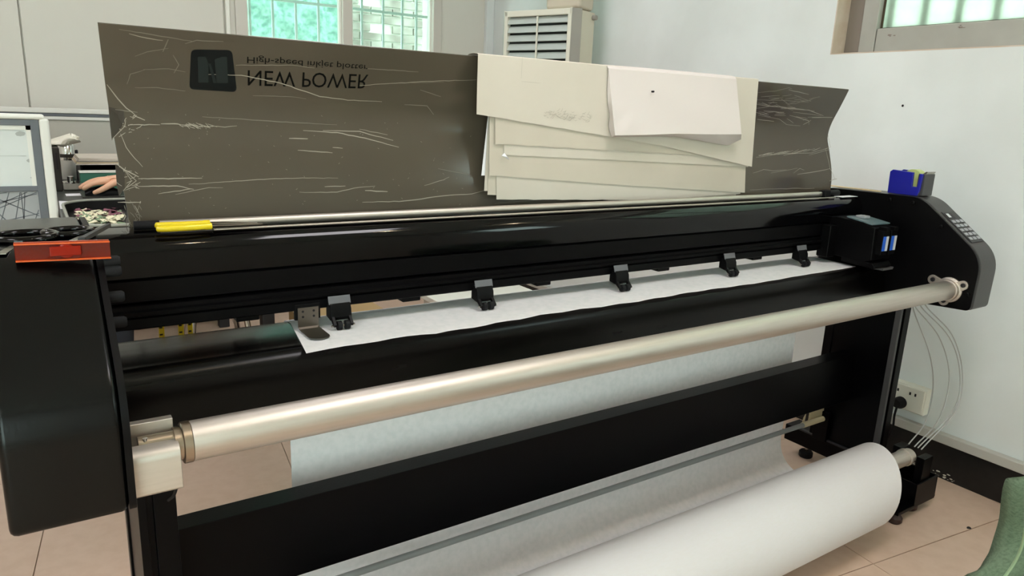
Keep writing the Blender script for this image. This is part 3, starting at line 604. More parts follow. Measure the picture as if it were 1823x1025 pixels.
# the web: from the ragged sheet on the platen, over its back, down, round the bottom loop, under the roll
def web_front(x):   # ragged, slightly bowed torn edge lying over the platen nose
    pts = [(.352, 1.122), (.45, 1.128), (.574, 1.136), (.60, 1.130), (.9, 1.140), (1.2, 1.142), (1.5, 1.146), (1.8, 1.150), (2.03, 1.165)]
    for (a, b), (c, d) in zip(pts[:-1], pts[1:]):
        if x <= c: return b+(d-b)*(x-a)/(c-a)+.0018*math.sin(x*61)+.0012*math.sin(x*173)
    return pts[-1][1]
rows = []
XA, XB = .382, 2.016; NX = 60
def surf(y):
    if y >= 1.19: return .7462
    q = (1.19-y); return .7462-.16*q*q-.02*q
for t in range(7):
    row = []
    for j in range(NX+1):
        x = XA+(XB-XA)*j/NX; yf = web_front(x); y = yf+(1.30-yf)*t/6
        xo = x-(.028 if j == 0 else 0)*(1-t/6)*(1 if j == 0 else 0)
        zz = max(surf(y), .7462-.16*(max(0, 1.19-y))**2)+.0012*math.sin(x*14+2)*(1-t/6)
        row.append(Vector((xo-(.024*(1-t/6)*math.exp(-(x-XA)/.08)) if j else xo, y, zz)))
    rows.append(row)
path = [(1.318, .7457), (1.340, .7405), (1.3445, .730), (1.340, .705), (1.333, .62), (1.330, .50), (1.329, .35), (1.329, .20), (1.331, .14), (1.330, .105), (1.322, .078), (1.303, .052), (1.270, .034), (1.22, .022), (1.15, .018), (1.05, .026), (.99, .0365)]
path = [(p.x, p.y) for p in smooth_path([(a, b, 0) for a, b in path], 3)]
for y, z in path:
    rows.append([Vector((XA+(XB-XA)*j/NX, y+.0015*math.sin(j*.5+z*9), z)) for j in range(NX+1)])
build('paper_web', MB().grid(rows), 'paper', pr, 'sheet of paper fed over the platen', smooth=60)

# ================================================================== PATTERN PAPERS draped over the lid
def on_hang(u, v, off): return at(u, v, y=1.342-off)      # the papers hang straight down from the lid's top edge
def sheet(name, BL_, BR_, TLx, TRx, off, m, label, back=.16, torn=.0004, bul=0, mids=()):
    """BL_/BR_ photo pixels of the bottom corners, TLx/TRx photo x of the corners on the lid's top edge"""
    bl, br = on_hang(*BL_, off), on_hang(*BR_, off)
    def top_x(u): return on_hang(u, 41+(u-168)*.0874+2, off).x
    xl, xr = top_x(TLx), top_x(TRx); nx, nz = 40, 14; rows = []
    botz = [(0, bl.z)]+[((on_hang(u, v, off).x-bl.x)/(br.x-bl.x), on_hang(u, v, off).z) for u, v in mids]+[(1, br.z)]
    def bz(t):
        for (a, b), (c, d) in zip(botz[:-1], botz[1:]):
            if t <= c: return b+(d-b)*(t-a)/(c-a)
        return botz[-1][1]
    zt0 = ZT+.001+off*.06
    for i in range(nz+1):
        k = i/nz; row = []
        for j in range(nx+1):
            t = j/nx; z = bz(t)+(zt0-bz(t))*k
            if i == 0: z += torn*(math.sin(t*67+off*9000)+.7*math.sin(t*141+off*5000))
            xa, xb = bl.x+(xl-bl.x)*k, br.x+(xr-br.x)*k
            row.append(Vector((xa+(xb-xa)*t, 1.342-off-bul*(1-k)**2-.0002*math.sin(t*7+off*4000)*math.sin(k*3.1), z)))
        rows.append(row)
    for q in range(1, 6):
        a = math.pi*q/5; rows.append([Vector((xl+(xr-xl)*j/nx, 1.342+.003-(off+.003)*math.cos(a), zt0+(.0015+off*.10)*math.sin(a))) for j in range(nx+1)])
    for q in range(1, 8):
        z = zt0-back*q/7; rows.append([Vector((xl+(xr-xl)*j/nx, max(1.348, lid_y(z)+.003)+off, z)) for j in range(nx+1)])
    c = (bl+br)/2
    return build(name, MB().grid(rows), m, None, label, 'paper', 'pattern papers over the lid', solid=.0005, smooth=60, loc=(c.x, c.y, min(bl.z, br.z)))
sheet('pattern_sheet', (857, 312), (1316, 330), 880, 1320, .0020, 'paper_white', 'white sheet peeking out left, hindmost of the draped papers')
sheet('pattern_sheet', (862, 340), (1290, 352), 875, 1322, .0042, 'pattern2', 'pale sheet with stepped left corner, second hindmost of the draped papers')
sheet('pattern_sheet', (868, 347), (1310, 349), 878, 1322, .0064, 'pattern', 'greige sheet behind the lowest-hanging draped paper')
sheet('pattern_sheet', (884, 355), (1318, 345), 884, 1325, .0086, 'pattern2', 'lowest-hanging draped pattern paper, bottom edge just above the rod', mids=((1157, 356),))
sheet('pattern_sheet', (871, 312), (1326, 343), 872, 1332, .0110, 'pattern', 'draped pattern paper with a plain straight bottom edge, below the torn one', mids=((1100, 329),))
sheet('pattern_sheet', (898, 276), (1332, 297), 890, 1345, .0134, 'pattern2', 'draped pattern paper with a small torn curl at its left corner', mids=((1100, 285),))
sheet('pattern_sheet', (882, 256), (1310, 280), 880, 1347, .0158, 'pattern', 'draped pattern paper with ragged bottom left corner, under the widest sheet', torn=.0010)
top_s = sheet('pattern_sheet', (848, 203), (1338, 297), 851, 1350, .0185, 'pattern2', 'widest draped pattern paper with faint pencil writing, on top of the stack', mids=((960, 222), (1085, 243), (1190, 262)), bul=.001)
mb = MB(); NF = [Vector((0, -1, 0))]*8
for k in range(70):
    u = random.uniform(966, 1050); v = 204+(u-966)*.09+random.uniform(-9, 6)
    a_ = random.uniform(-1.2, .6); L_ = random.uniform(3, 9)
    W_ = [on_hang(u, v, 0.0203), on_hang(u+L_*.5*math.cos(a_), v+L_*.5*math.sin(a_)+1, 0.0203), on_hang(u+L_*math.cos(a_), v+L_*math.sin(a_), 0.0203)]
    mb.ribbon(W_, NF, .0008)
def add_child(o, mb_, m, name): return build(name, mb_, m, o, kind='stuff', smooth=0)
add_child(top_s, mb, 'pencil', 'pencil_scribble')
mb = MB()
for p0, p1 in (((930, 100), (928, 140)), ((928, 145), (962, 148))):
    mb.ribbon([on_hang(p0[0]+(p1[0]-p0[0])*k/4, p0[1]+(p1[1]-p0[1])*k/4, 0.0203) for k in range(5)], NF, .0006)
add_child(top_s, mb, 'pencil', 'fold_line')
mb = MB().add([on_hang(893, 277, .0155), on_hang(903, 279, .0205), on_hang(908, 285, .0172), on_hang(898, 272, .0162)], [(0, 1, 2), (0, 3, 1)])
build('torn_curl', mb, 'paper_white', None, 'tiny torn paper curl sticking out left of the stacked sheets', 'paper scrap', solid=.0005)
# folded white packet hooked over the lid on top of the sheets
nx, nz = 30, 16; O0, O1, OB = .0235, .0520, .0215     # distance of its top, of its front bottom edge and of its back from the hanging plane
def lerp_px(pts, t):
    n = len(pts)-1; i = min(int(t*n), n-1); f = t*n-i
    return (pts[i][0]+(pts[i+1][0]-pts[i][0])*f, pts[i][1]+(pts[i+1][1]-pts[i][1])*f)
F_top = [(1083, 122), (1150, 127), (1220, 133), (1311, 141)]
F_bot = [(1095, 241), (1150, 240), (1203, 238), (1262, 239), (1320, 239)]
B_bot = [(1089, 244), (1145, 243), (1203, 243), (1250, 251), (1296, 259), (1319, 248)]
rows = []
for i in range(nz+1):
    k = i/nz; row = []
    for j in range(nx+1):
        t = j/nx; b_ = lerp_px(F_bot, t); tp = lerp_px(F_top, t)
        bow = 4*math.sin(math.pi*k)*(1-t)**4*0
        off = O0+(O1-O0)*(1-k)**1.2*(.75+.25*t)
        off += .0030*math.sin(t*30-k*14)*math.exp(-((t-.08)/.14)**2)*math.exp(-((k-.20)/.22)**2)+.0022*math.sin((t*1.4+k)*5.5)*(1-k)+.004*math.exp(-((t-k*.5-.12)/.05)**2)*k*(1-k)
        row.append(on_hang(tp[0]+(b_[0]-tp[0])*(1-k)+bow, tp[1]+(b_[1]-tp[1])*(1-k), off))
    rows.append(row)
b2 = [on_hang(*lerp_px(B_bot, j/nx), OB+.004) for j in range(nx+1)]
front = [b2]+rows
zt = rows[-1][0].z
for q in range(1, 6):
    a = math.pi*q/5; front.append([Vector((p.x, 1.345-(O0+.003)*math.cos(a), p.z+.010*math.sin(a))) for p in rows[-1]])
for q in range(1, 7):
    front.append([Vector((p.x, 1.345+O0+.003, p.z-.02*q)) for p in rows[-1]])
pkm = MB().grid(front)
left_back = [(1083, 122), (1081, 160), (1082, 185), (1086, 205), (1083, 225), (1089, 244)]
lb = [on_hang(*lerp_px(left_back, 1-i/nz), OB) for i in range(nz+1)]
pkm.grid([[rows[i][0] for i in range(nz+1)], lb])
rb = [Vector((rows[i][nx].x, 1.342-OB, rows[i][nx].z)) for i in range(nz+1)]
pkm.grid([[rows[i][nx] for i in range(nz+1)], rb])
pko = build('folded_paper', pkm, 'packet', None, 'folded white paper packet hooked over the beige pattern sheets', 'paper', smooth=28, loc=rows[0][12])
sp = on_hang(1162, 163, .0360); build('ink_spot', MB().lathe(sp+Vector((0, -.004, 0)), [(.0022, 0), (.0022, .007)], 'y', 8), 'hole', pko)

# ================================================================== THINGS ON TOP OF THE PLOTTER
rod = empty('aluminium_rod', (1.1, 1.300, .9350), 'long thin aluminium rod lying along the top of the plotter', 'rod')
build('tube', MB().tube([(.172, 1.302, .9432), (2.02, 1.302, .9432)], .0075, 20), 'alu', rod)
build('rubber_tip', MB().tube([(.134, 1.304, .9432), (.172, 1.302, .9432)], .0078, 18), 'rubber', rod)
build('rubber_grip', MB().tube([(2.00, 1.302, .9435), (2.012, 1.302, .9435), (2.018, 1.302, .9455), (2.035, 1.302, .9455), (2.04, 1.302, .9445), (2.088, 1.304, .9445), (2.094, 1.304, .9445)], [.011, .0115, .0105, .0105, .0095, .010, .006], 18), 'rubber', rod)
build('clamp', MB().box((1.996, 1.284, .9355), (2.024, 1.296, .956)), 'rubber', rod, bevel=.003)
build('silver_trim', MB().box((.25, 1.2695, .9345), (2.03, 1.2765, .9375)), 'alu', pl, 'narrow silver trim strip', bevel=.001)
# yellow-handled snips
sn = empty('thread_snips', (.22, 1.272, .936), 'yellow-handled thread snips lying beside the rod on the plotter', 'snips')
p_ = [at(279, 411, y=1.270), at(320, 411, y=1.272), at(371, 411, y=1.276)]
zc = .9435
for dy, dz, nm in ((-.006, 0, 'handle'), (.006, .003, 'handle')):
    pts = [(.162, 1.268+dy, zc+dz), (.172, 1.267+dy*1.4, zc+dz), (.20, 1.266+dy*1.3, zc+dz), (.230, 1.268+dy, zc+dz), (.245, 1.269+dy*.7, zc+dz)]
    build(nm, MB().tube(smooth_path(pts, 5), [.003]+[.0052]*16+[.0058]*4, 12), 'yellow', sn)
build('blade', MB().prism_to([(.243, 1.262, zc), (.243, 1.272, zc+.002), (.275, 1.272, zc+.001), (.330, 1.268, zc-.002), (.275, 1.264, zc-.001)], (0, 0, .0012)), 'steel', sn)
build('blade', MB().prism_to([(.243, 1.266, zc+.003), (.243, 1.276, zc+.004), (.270, 1.277, zc+.003), (.322, 1.270, zc), (.270, 1.270, zc+.002)], (0, 0, .0012)), 'steel', sn)
# white card slip near the right plate
build('card_slip', MB().box((2.06, 1.268, .9352), (2.142, 1.296, .9362)), 'paper_white', None, 'white paper slip lying on the plotter top beside the right end', 'paper slip', loc=(2.1, 1.28, .935), smooth=0)
# wooden stick
build('wooden_stick', MB().prism_to([(2.17, 1.225, .9545), (2.178, 1.215, .9545), (2.176, 1.40, .9545), (2.168, 1.40, .9545)], (0, 0, .004)), 'wood', None, 'thin pale wooden stick beside the blue tape dispenser', 'stick', bevel=.001, loc=(2.17, 1.3, .9545))
# tape dispenser
td = empty('tape_dispenser', (2.2, 1.15, .9545), 'small blue desktop tape dispenser on the right end cap', 'tape dispenser')
zb, zt_ = .956, 1.024
side = [(1.192, zb), (1.102, zb), (1.098, zb+.02), (1.096, zt_-.004), (1.105, zt_-.003), (1.107, zb+.026), (1.122, zb+.026), (1.124, zt_-.001), (1.186, zt_+.002), (1.194, zt_-.004)]
for xa in (2.168, 2.226): build('side_wall', MB().prism(side, xa, xa+.008), 'blue', td, bevel=.0015)
build('base', MB().prism([(1.190, zb), (1.10, zb), (1.10, zb+.018), (1.190, zb+.018)], 2.170, 2.232), 'charcoal', td, bevel=.001)
build('front_block', MB().box((2.176, 1.092, zb+.001), (2.232, 1.112, zt_-.004)), 'charcoal', td, bevel=.0015)
build('back_wall', MB().box((2.172, 1.184, zb), (2.230, 1.193, zt_-.006)), 'blue', td, bevel=.001)
build('cutter', MB().prism([(1.094, zt_-.006), (1.089, zt_+.003), (1.094, zt_+.003), (1.104, zt_-.006)], 2.18, 2.226), 'steel', td)
build('tape_roll', MB().lathe((2.184, 1.134, zb+.046), [(.014, 0), (.029, .0005), (.029, .030), (.014, .0305)], 'x', 32), 'tape', td)
# orange clear plastic tool on the left cap
og = empty('orange_tool', (.026, 1.062, .944), 'clear orange plastic bar with a red hub on the left end cap', 'tool')
def obox(x0_, x1_, a, b, zz0, zz1): return MB().prism_to([(x0_, a-.15*x0_, zz0), (x1_, a-.15*x1_, zz0), (x1_, b-.15*x1_, zz0), (x0_, b-.15*x0_, zz0)], (0, 0, zz1-zz0))
YB = 1.052
build('bar', obox(-.024, .078, YB, YB+.004, .9455, .968), 'orange', og, bevel=.0006)
build('bar_edge', obox(-.024, .078, YB-.004, YB+.010, .9655, .9675), 'orange_edge', og, bevel=.0006)
build('bar_edge', obox(-.024, .078, YB-.004, YB+.010, .9445, .9465), 'orange_edge', og, bevel=.0006)
build('hub', MB().lathe((.030, YB-.009, .957), [(.004, 0), (.0095, .001), (.0095, .016), (.004, .017)], 'y', 18).box((.012, YB-.010, .951), (.046, YB+.004, .963)), 'red_clear', og, bevel=.001)
# black-handled scissors
zs = .9585
sci = empty('scissors', (.02, 1.17, .954), 'black-handled scissors lying behind the orange bar on the left end cap', 'scissors')
def loop(cx_, cy_, ax_, ay_, rot):
    return [(cx_+ax_*math.cos(a)*math.cos(rot)-ay_*math.sin(a)*math.sin(rot), cy_+ax_*math.cos(a)*math.sin(rot)+ay_*math.sin(a)*math.cos(rot), zs) for a in [2*math.pi*k/28 for k in range(28)]]
build('handle', MB().tube(loop(-.012, 1.157, .036, .034, .1), .0058, 12, closed=True), 'black_cover', sci, bevel=0)
build('handle', MB().tube(loop(.038, 1.178, .030, .026, .5), .0055, 12, closed=True), 'black_cover', sci, bevel=0)
build('blade', MB().prism_to([(.036, 1.112, zs-.003), (.046, 1.110, zs-.003), (.092, 1.228, zs-.003), (.086, 1.232, zs-.003)], (0, 0, .003)), 'steel', sci, bevel=.0006)
build('blade', MB().prism_to([(.046, 1.110, zs-.003), (.055, 1.112, zs-.003), (.096, 1.226, zs-.003), (.092, 1.229, zs-.003)], (0, 0, .006)), 'charcoal', sci, bevel=.0006)
# steel rule at the far left of the cap
build('steel_ruler', MB().prism_to([(-.045, 1.075, .9515), (-.033, 1.075, .9515), (-.020, 1.112, .9545), (-.028, 1.114, .9545)], (0, 0, .0012)), 'steel', None, 'short steel strip at the outer corner of the left end cap', 'strip', loc=(-.03, 1.09, .952), smooth=0)

# ================================================================== RIGHT WALL: socket, plug, wires
so = empty('wall_socket', (2.48, 1.14, .2), 'white double power socket box on the right wall', 'socket')
build('back_box', MB().box((XW-.034, 1.102, .196), (XW, 1.232, .290)), 'socket', so, bevel=.004)
build('face', MB().box((XW-.040, 1.106, .200), (XW-.033, 1.228, .286)), 'socket', so, bevel=.003)
for yy in (1.135, 1.153, 1.195, 1.212): build('slot', MB().box((XW-.0408, yy-.003, .258), (XW-.0398, yy+.003, .268)), 'hole', so, smooth=0)
pg = empty('power_plug', (XW-.06, 1.19, .222), 'black power plug in the white wall socket', 'plug')
build('body', MB().lathe((XW-.041, 1.178, .222), [(.021, 0), (.021, -.012), (.014, -.03)], 'x', 20), 'rubber', pg)
build('cord', MB().tube(smooth_path([(XW-.06, 1.178, .215), (XW-.064, 1.180, .18), (XW-.05, 1.19, .10), (XW-.045, 1.25, .02), (XW-.06, 1.40, .006), (XW-.2, 1.55, .006)]), .0038, 8), 'rubber', pg)
wires = [((1625, 545), (1655, 630), (1661, 690), (1648, 750), (1618, 790)), ((1628, 543), (1672, 600), (1690, 670), (1672, 745), (1628, 795)), ((1640, 546), (1690, 600), (1709, 665), (1697, 730), (1634, 797)), ((1652, 549), (1695, 596), (1713, 660), (1703, 728), (1640, 800)), ((1622, 582), (1648, 620), (1661, 700), (1650, 752), (1622, 792))]
for k, wv in enumerate(wires[:4]):
    dx = [2.24, 2.30, 2.34, 2.30, 2.16]
    P_ = [at(u, v, x=dx[i]+.01*k*(0 < i < 4)) for i, (u, v) in enumerate(wv)]
    P_ = [Vector((2.21, 1.06, .66))]+P_
    build('wire', MB().tube(smooth_path(P_, 8), .0019, 8), 'wire', None, ('innermost thin wire looping from the right end cap to the roll core', 'second thin wire from the leg looping down to the roll core', 'third thin wire from the leg looping down to the roll core', 'outermost thin wire looping from the right end cap to the roll core')[k], 'wire', 'thin wires beside the right leg', loc=P_[-1])

# ================================================================== AIR OUTLET in the far right corner
u2 = Vector((-.338, .941, 0)).normalized(); n2 = Vector((.941, .338, 0))
A0 = EYE+ray(1028, 13)/math.hypot(ray(1028, 13).x, ray(1028, 13).y)*3.62
wid = .452; dep = .165; Hh = .56
def ap(a, b, h): return A0+u2*a+n2*b+Vector((0, 0, h))
ac = empty('air_outlet', ap(wid/2, dep/2, -Hh), 'white louvred air cooler outlet box under a beige duct in the corner', 'air outlet')
def abox(a0, a1, b0, b1, h0, h1): return MB().prism_to([ap(a0, b0, h0), ap(a1, b0, h0), ap(a1, b1, h0), ap(a0, b1, h0)], (0, 0, h1-h0))
build('side_shell', abox(.0, .012, .045, dep, -Hh, -.005).add([ap(0, dep, -Hh)]*0, []), 'ac_side', ac, bevel=.004)
build('shell', abox(.012, wid, .03, dep, -Hh, -.004), 'ac_side', ac, bevel=.012, seg=3)
build('corner_strip', MB().prism_to([ap(.028, 0, -Hh), ap(-.004, .040, -Hh), ap(.010, .052, -Hh), ap(.05, .04, -Hh)], (0, 0, Hh)), 'ac_grey', ac)
build('corner_strip', MB().prism_to([ap(wid-.018, 0, -Hh), ap(wid+.012, .035, -Hh), ap(wid, .05, -Hh), ap(wid-.04, .04, -Hh)], (0, 0, Hh)), 'ac_slat', ac)
fr_ = MB()
for q in (abox(.03, wid-.02, 0, .03, -.028, 0), abox(.03, wid-.02, 0, .03, -Hh, -Hh+.03), abox(.03, .052, 0, .03, -Hh, 0), abox(wid-.04, wid-.02, 0, .03, -Hh, 0)): fr_.add(q.v, q.f)
build('front_frame', fr_, 'ac', ac, bevel=.003)
build('dark_inside', abox(.05, wid-.035, .028, .034, -Hh+.02, -.02), 'ac_dark', ac, smooth=0)
nsl = 12; step = (Hh-.058)/nsl
for k in range(nsl):
    h = -.030-k*step
    build('louvre', MB().prism_to([ap(.052, .022, h), ap(.052, .004, h-step*.74), ap(.052, .006, h-step*.80), ap(.052, .026, h-step*.04)], u2*(wid-.092)), 'ac_slat', ac, smooth=0)
build('louvre_link', abox(.225, .233, .001, .007, -Hh+.03, -.03), 'ac', ac)
for k in range(2): build('indicator', abox(.075, .081, -.001, .001, -.010-.011*k, -.006-.011*k), 'trimline', ac, smooth=0)
dA = at(995, 5, y=A0.y+.1); 
build('duct', abox(.0, .20, .02, dep-.01, -.002, ZC-A0.z-.002), 'duct', ac, bevel=.02, seg=3)
build('side_pin', MB().lathe(ap(-.002, dep-.02, -.03), [(.012, 0), (.012, .02)], (tuple(n2), (0, 0, 1), tuple(-u2)), 10), 'ac_grey', ac)

# ================================================================== DESK CORNER, far left
ZD = .80
dk = empty('desk', (.4, 2.9, 0), 'dark grey office desk behind the left end of the plotter', 'desk')
build('desk_top', MB().box((.068, 2.02, ZD-.028), (.80, 3.86, ZD)), 'desk', dk, bevel=.004)
for x, y in ((.10, 2.95), (.77, 2.95), (.10, 3.80), (.77, 3.80)): build('leg', MB().box((x-.025, y-.025, 0), (x+.025, y+.025, ZD-.028)), 'dark_grey', dk, bevel=.003)
build('back_panel', MB().box((.09, 3.78, .35), (.78, 3.80, ZD-.028)), 'desk', dk)
# far partition behind the desk
pa = empty('desk_partition', (.2, 3.92, 0), 'pale grey cubicle partition with white top rail behind the desk', 'partition')
build('panel', MB().box((-1.6, 3.905, .02), (.95, 3.935, 1.045)), 'partition', pa)
build('dark_rail', MB().box((-1.6, 3.898, 1.043), (.95, 3.942, 1.056)), 'screen_grey', pa, bevel=.002)
build('top_rail', MB().box((-1.6, 3.894, 1.056), (.95, 3.946, 1.078)), 'screen_frame', pa, bevel=.004)
build('lower_rail', MB().box((-1.6, 3.896, 1.028), (.95, 3.944, 1.042)), 'screen_frame', pa, bevel=.002)
for x in (-1.0, -.3, .40): build('joint_strip', MB().box((x-.003, 3.901, .05), (x+.003, 3.905, 1.028)), 'ac_grey', pa)
# near partition screen
XP = .060; YP = 2.62
sp_ = empty('desk_screen', (-.4, YP, 0), 'near white-framed desk screen with a white board and patterned lower pane', 'partition')
def scr(a0, a1, b0, b1, d0, d1): return MB().box((a0, YP+d0, b0), (a1, YP+d1, b1))
zt2 = 1.083
fr2 = MB(); 
for q in (scr(XP-.020, XP+.006, 0, zt2-.012, -.022, .022), scr(-1.2, XP-.004, zt2-.016, zt2, -.022, .022), scr(-1.2, -1.175, 0, zt2, -.022, .022)): fr2.add(q.v, q.f)
build('outer_frame', fr2, 'screen_frame', sp_, bevel=.008, seg=3)
gr2 = MB()
for q in (scr(XP-.042, XP-.020, 0, zt2-.016, -.018, .018), scr(-1.175, XP-.04, zt2-.034, zt2-.016, -.018, .018), scr(-1.175, XP-.04, .856, .872, -.018, .018), scr(-1.175, XP-.04, 0, .08, -.018, .018)): gr2.add(q.v, q.f)
build('grey_rail', gr2, 'screen_grey', sp_, bevel=.002)
wb = build('white_board', scr(-1.175, XP-.042, .872, zt2-.034, -.010, .010), 'board', sp_)
build('board_edge', MB().box((-1.175, YP-.014, zt2-.046), (XP-.042, YP-.010, zt2-.034)).box((XP-.054, YP-.014, .872), (XP-.042, YP-.010, zt2-.034)), 'screen_frame', wb)
mb = MB()
for u, v, a in ((36, 238, 8), (54, 286, 6), (58, 316, 3)):
    c = at(u, v, y=YP-.0102)
    mb.prism_to([(c.x+a*.0021*math.cos(t)*random.uniform(.6, 1), c.y, c.z+a*.0013*math.sin(t)*random.uniform(.6, 1)) for t in [k*.785 for k in range(8)]], (0, -.0003, 0))
build('smudge', mb, 'smudge', wb, kind='stuff', smooth=0)
mb = MB(); mb.box((-1.17, YP-.0108, .960), (XP-.06, YP-.0104, .9612)); build('paper_edge', mb, 'smudge', wb, smooth=0)
lp = build('lower_pane', scr(-1.175, XP-.042, .08, .856, -.008, .008), 'frost', sp_)
mb = MB()
for k in range(400):
    x, z, a, L_ = random.uniform(-1.15, .01), random.uniform(.09, .85), random.choice((random.gauss(.5, .25), random.gauss(1.35, .25), random.gauss(2.4, .3))), random.uniform(.10, .32)
    t0, t1 = -L_, L_
    for c_, d_, lo_b, hi_b in ((x, math.cos(a), -1.17, XP-.045), (z, math.sin(a), .085, .853)):
        if abs(d_) > 1e-4:
            u0_, u1_ = sorted(((lo_b-c_)/d_, (hi_b-c_)/d_)); t0, t1 = max(t0, u0_), min(t1, u1_)
    if t1-t0 < .03: continue
    q0 = Vector((x+t0*math.cos(a), YP-.0085, z+t0*math.sin(a))); q1 = Vector((x+t1*math.cos(a), YP-.0085, z+t1*math.sin(a)))
    mb.ribbon([q0, (q0+q1)/2, q1], [Vector((0, -1, 0))]*3, .0034)
build('line_pattern', mb, 'line', lp, kind='stuff', smooth=0)
# things on the desk
q = at(103, 341, z=ZD)
cs = empty('computer_case', (q.x, q.y, ZD), 'narrow brown-black case standing on the desk beside the flask', 'case')
hc = at(103, 262, y=q.y).z; cw = .018
build('body', MB().box((q.x-cw, q.y, ZD), (q.x+cw, q.y+.20, hc)), 'tower', cs, bevel=.005)
build('front_ribs', MB().box((q.x-.010, q.y-.002, ZD+.08), (q.x-.004, q.y, hc-.02)), 'dark_grey', cs)
build('front_ribs', MB().box((q.x+.004, q.y-.002, ZD+.08), (q.x+.010, q.y, hc-.02)), 'dark_grey', cs)
# crumpled bag on the case
rows = []
for i in range(9):
    rw = []
    for j in range(19):
        a = 2*math.pi*j/18; r_ = max(.002, (.050 if i < 8 else .001)*math.sin(math.pi*min(1, (i+1.5)/9.5))*(1+.22*math.sin(3*a+i)+.14*math.sin(7*a+2*i)))
        rw.append(Vector((q.x+.022+r_*math.cos(a)+.005*i, q.y+.07+r_*.8*math.sin(a), hc+.001+i*.0052+.004*math.sin(a*2+i))))
    rows.append(rw)
build('plastic_bag', MB().grid(rows), 'bag', None, 'crumpled white plastic bag lying on top of the dark case', 'bag', smooth=25, loc=(q.x, q.y+.07, hc))
q = at(124, 319, z=ZD); fxx, fyy = q.x, q.y; fk = q.y/1280
flk = empty('drinking_flask', (fxx, fyy, ZD), 'steel-topped drinking flask standing on the desk', 'flask')
build('body', MB().lathe((fxx, fyy, ZD), [(11*fk, 0), (11.8*fk, .004), (11.8*fk, 26*fk), (11*fk, 29*fk)], 'z', 28), 'clear', flk)
build('sleeve', MB().lathe((fxx, fyy, ZD+.002), [(9.5*fk, 0), (9.5*fk, 25*fk)], 'z', 24), 'board', flk)
build('steel_top', MB().lathe((fxx, fyy, ZD+29*fk), [(11.3*fk, 0), (11.3*fk, 21*fk), (10*fk, 23*fk)], 'z', 28), 'chrome', flk)
build('dark_band', MB().lathe((fxx, fyy, ZD+33*fk), [(11.4*fk, 0), (11.5*fk, .001), (11.5*fk, 5*fk), (11.4*fk, 5.1*fk)], 'z', 28), 'tower', flk)
build('handle', MB().box((fxx+11*fk, fyy-.006, ZD+24*fk), (fxx+14.5*fk, fyy+.006, ZD+44*fk)), 'dark_grey', flk, bevel=.003)
q = at(128, 339, z=ZD); dkk = q.y/1280
gd = empty('glass_dish', (q.x, q.y, ZD), 'small glass dish in front of the flask', 'dish')
build('dish', MB().lathe((q.x, q.y, ZD), [(10*dkk, 0), (14*dkk, 3*dkk), (15*dkk, 12*dkk), (14*dkk, 12*dkk), (12*dkk, 4*dkk), (.0, 3*dkk)], 'z', 24), 'clear', gd)
build('lid_knob', MB().lathe((q.x, q.y, ZD+12*dkk), [(15*dkk, 0), (15*dkk, 1.6*dkk), (4.5*dkk, 2.4*dkk), (4.5*dkk, 9*dkk), (2*dkk, 10*dkk)], 'z', 24), 'chrome', gd)
q = at(174, 338, z=ZD); bk_ = q.y/1280
bx_ = empty('teal_box', (q.x+.06, q.y+.03, ZD), 'teal green flat box standing behind the hand and mouse', 'box')
build('body', MB().box((at(145, 338, y=q.y).x, q.y, ZD), (at(205, 338, y=q.y).x+.12, q.y+.06, ZD+26*bk_)), 'teal', bx_, bevel=.002)
build('lid_strip', MB().box((at(145, 338, y=q.y).x-.002, q.y-.002, ZD+26*bk_), (at(205, 338, y=q.y).x+.122, q.y+.062, ZD+28*bk_)), 'screen_frame', bx_, bevel=.001)
tb_y = q.y+.10
xl_, zt3 = at(143, 300, y=tb_y).x, at(170, 303, y=tb_y).z
tb = empty('letter_tray', (xl_+.14, tb_y+.12, ZD), 'black letter tray holding beige papers on the desk', 'tray')
build('tray', MB().box((xl_, tb_y, zt3-.007), (xl_+.29, tb_y+.26, zt3)).box((xl_, tb_y, ZD), (xl_+.008, tb_y+.26, zt3+.02)).box((xl_+.282, tb_y, ZD), (xl_+.29, tb_y+.26, zt3+.02)).box((xl_, tb_y+.252, ZD), (xl_+.29, tb_y+.26, zt3+.02)).box((xl_, tb_y+.1, zt3+.012), (xl_+.29, tb_y+.26, zt3+.016)), 'black_plastic', tb, bevel=.002)
for k in range(5): build('paper_sheet', MB().box((xl_-.014+.003*k, tb_y-.01+.004*(k % 3), zt3+.021+.0050*k), (xl_+.28, tb_y+.25, zt3+.0255+.0050*k)), ('pattern2', 'cream', 'packet', 'pattern', 'pattern2')[k], None, ('lowest beige paper bundle on the letter tray', 'cream paper bundle, second from bottom on the letter tray', 'pinkish paper bundle in the middle of the letter tray', 'greige paper bundle, second from top on the letter tray', 'topmost beige paper bundle on the letter tray')[k], 'paper', 'papers on the letter tray', loc=(xl_+.14, tb_y+.12, zt3+.021+.005*k), smooth=0)
MS = at(178, 349, z=ZD); MX, MY = MS.x, MS.y          # under the hand
build('mouse_pad', MB().box((at(145, 349, z=ZD).x, MY-.05, ZD), (MX+.20, MY+.11, ZD+.004)), 'tower', None, 'dark mouse pad under the hand on the desk', 'mouse pad', loc=(MX, MY, ZD), bevel=.001)
ms = empty('mouse', (MX+.01, MY, ZD+.004), 'black computer mouse under the hand', 'mouse')
rows = []
for i in range(9):
    t = i/8; rw = []
    for j in range(17):
        a = math.pi*j/16; w_ = .030*math.sin(math.pi*(.12+.76*t))**.5; h_ = .032*math.sin(math.pi*(.10+.78*t))**.7
        rw.append(Vector((MX-.045+.108*t, MY-w_*math.cos(a), ZD+.0045+h_*math.sin(a))))
    rows.append(rw)
mbm = MB().grid(rows)
for rw in (rows[0], rows[-1]): mbm.add(rw, [tuple(range(17))])
build('shell', mbm, 'black_plastic', ms)
